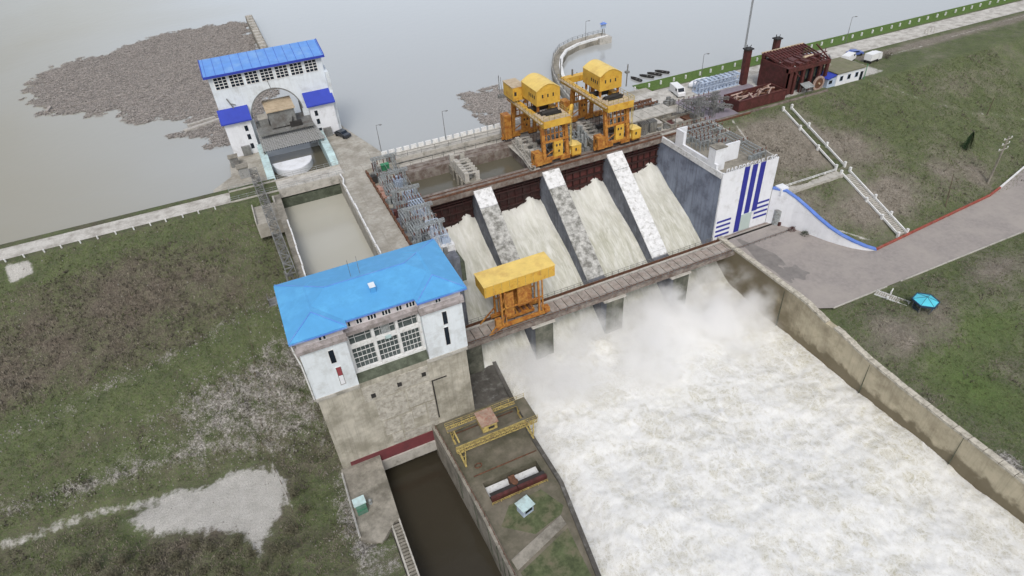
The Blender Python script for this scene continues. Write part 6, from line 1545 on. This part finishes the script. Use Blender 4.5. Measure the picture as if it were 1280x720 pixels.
# ------------------------------------------------------------------ poles and tree on the right slope
px_, py_ = 145.6, 70.8; pz_ = h_right(px_, py_)
t = thing('utility_pole', 'grey concrete power pole with three crossarms beside the tarmac road', 'pole', (px_,py_,pz_))
MB().tube((px_,py_,pz_-.5),(px_,py_,pz_+11.2),.26,8,.16).tube((px_+.9,py_+.5,pz_-.4),(px_,py_,pz_+7),.2,7,.14).build('pole', 'conc', t)
for z, w_ in ((8.2,2.4),(9.4,1.8),(10.6,2.0)):
    f = MB().bar((px_-w_/2-.3,py_,pz_+z),(px_+w_/2+.3,py_,pz_+z),.12).build('crossarm', 'conc_light', t); 
    for s in (-1,1): q = MB(); insul(q, px_+s*(w_/2+.15), py_, pz_+z, .5, .12); q.build('insulator', 'trim_white', f)
for i,(x,y,h,lb) in enumerate(((165,87.1,4.5,'short dark wooden post by the dirt path on the right slope'),(129.3,68.6,7.,'thin slanting wooden pole above the red kerb'),(-57,121.5,2.2,'short dark post beside the pale patch at the left crest road'))):
    z = h_right(x,y) if x > 0 else h_left(x,y)
    t = thing('wooden_pole', lb, 'pole', (x,y,z)); MB().tube((x,y,z-.3),(x+(.9 if i == 1 else .15),y+(1.6 if i == 1 else 0),z+h),.12,6,.08).build('shaft', 'bark', t); MB().bar((x-.35,y,z+h*.93),(x+.6,y,z+h*.93),.08).build('crossarm', 'bark', t)
tx, ty = 148.6, 79.6; tz = h_right(tx, ty)
t = thing('spruce_tree', 'small dark spruce alone on the right grass slope', 'tree', (tx,ty,tz))
MB().tube((tx,ty,tz-.2),(tx,ty,tz+4.4),.14,7,.03).build('trunk', 'bark', t)
b = MB()
for i in range(2600):
    f = rnd.random()**.8; z = tz+.35+f*4.1; rr_ = 1.35*(1-f)**.9*(.75+.3*math.sin(i*.37+f*30)); a = rnd.uniform(0,6.28); r = rr_*rnd.uniform(.35,1.05)
    x, y = tx+math.cos(a)*r, ty+math.sin(a)*r; s = .16
    b.add([(x,y,z),(x+math.cos(a+.5)*s,y+math.sin(a+.5)*s,z-.1),(x+math.cos(a-.5)*s,y+math.sin(a-.5)*s,z+.04)], [[0,1,2]])
b.build('crown', 'needles', t)
# brush at the lower left
sp_ = [(-36.7,69.5),(-33,68.4),(-30,66.8),(-27.5,66.9),(-25.3,65.2),(-23.2,63.2),(-21.3,65.2),(-20,62.4),(-18.4,59.6),(-34.8,66.4),(-31.6,64.4),(-28.6,64.2),(-26.3,62.0),(-24,60.6),(-21.8,60.0),(-17,61.8),(-14.6,60),(-38.6,67.2),(-40.5,70.3),(-16,57.2),(-13.2,63.6),(-11.2,66.3),(-44,72),(-12.6,69)]
for i,(x,y) in enumerate(sp_):
    bushy('brush', 'olive leafless shrub in the thicket below the pale dried patch', 'shrub', x+rnd.uniform(-.5,.5), y+rnd.uniform(-.5,.5), h_left(x,y), rnd.uniform(.9,1.6), rnd.uniform(1.1,2.2), 420, 'twig', 14, 'shrubs in the lower left thicket', seed=100+i, leaf=.13)
# fence line down the left slope
b = MB()
for (xa,ya),(xb,yb) in zip(DITCH, DITCH[1:]):
    n = int(math.hypot(xb-xa,yb-ya)/2.6)
    for i in range(n):
        x, y = xa+(xb-xa)*i/n, ya+(yb-ya)*i/n; z = h_left(x,y); b.bar((x,y,z-.2),(x,y,z+1.1),.09)
        x2, y2 = xa+(xb-xa)*(i+1)/n, ya+(yb-ya)*(i+1)/n; b.bar((x,y,z+1.0),(x2,y2,h_left(x2,y2)+1.0),.03)
tag(b.build('wire_fence', 'bark'), 'thin wire fence running down the left grass slope towards the thicket', 'fence')
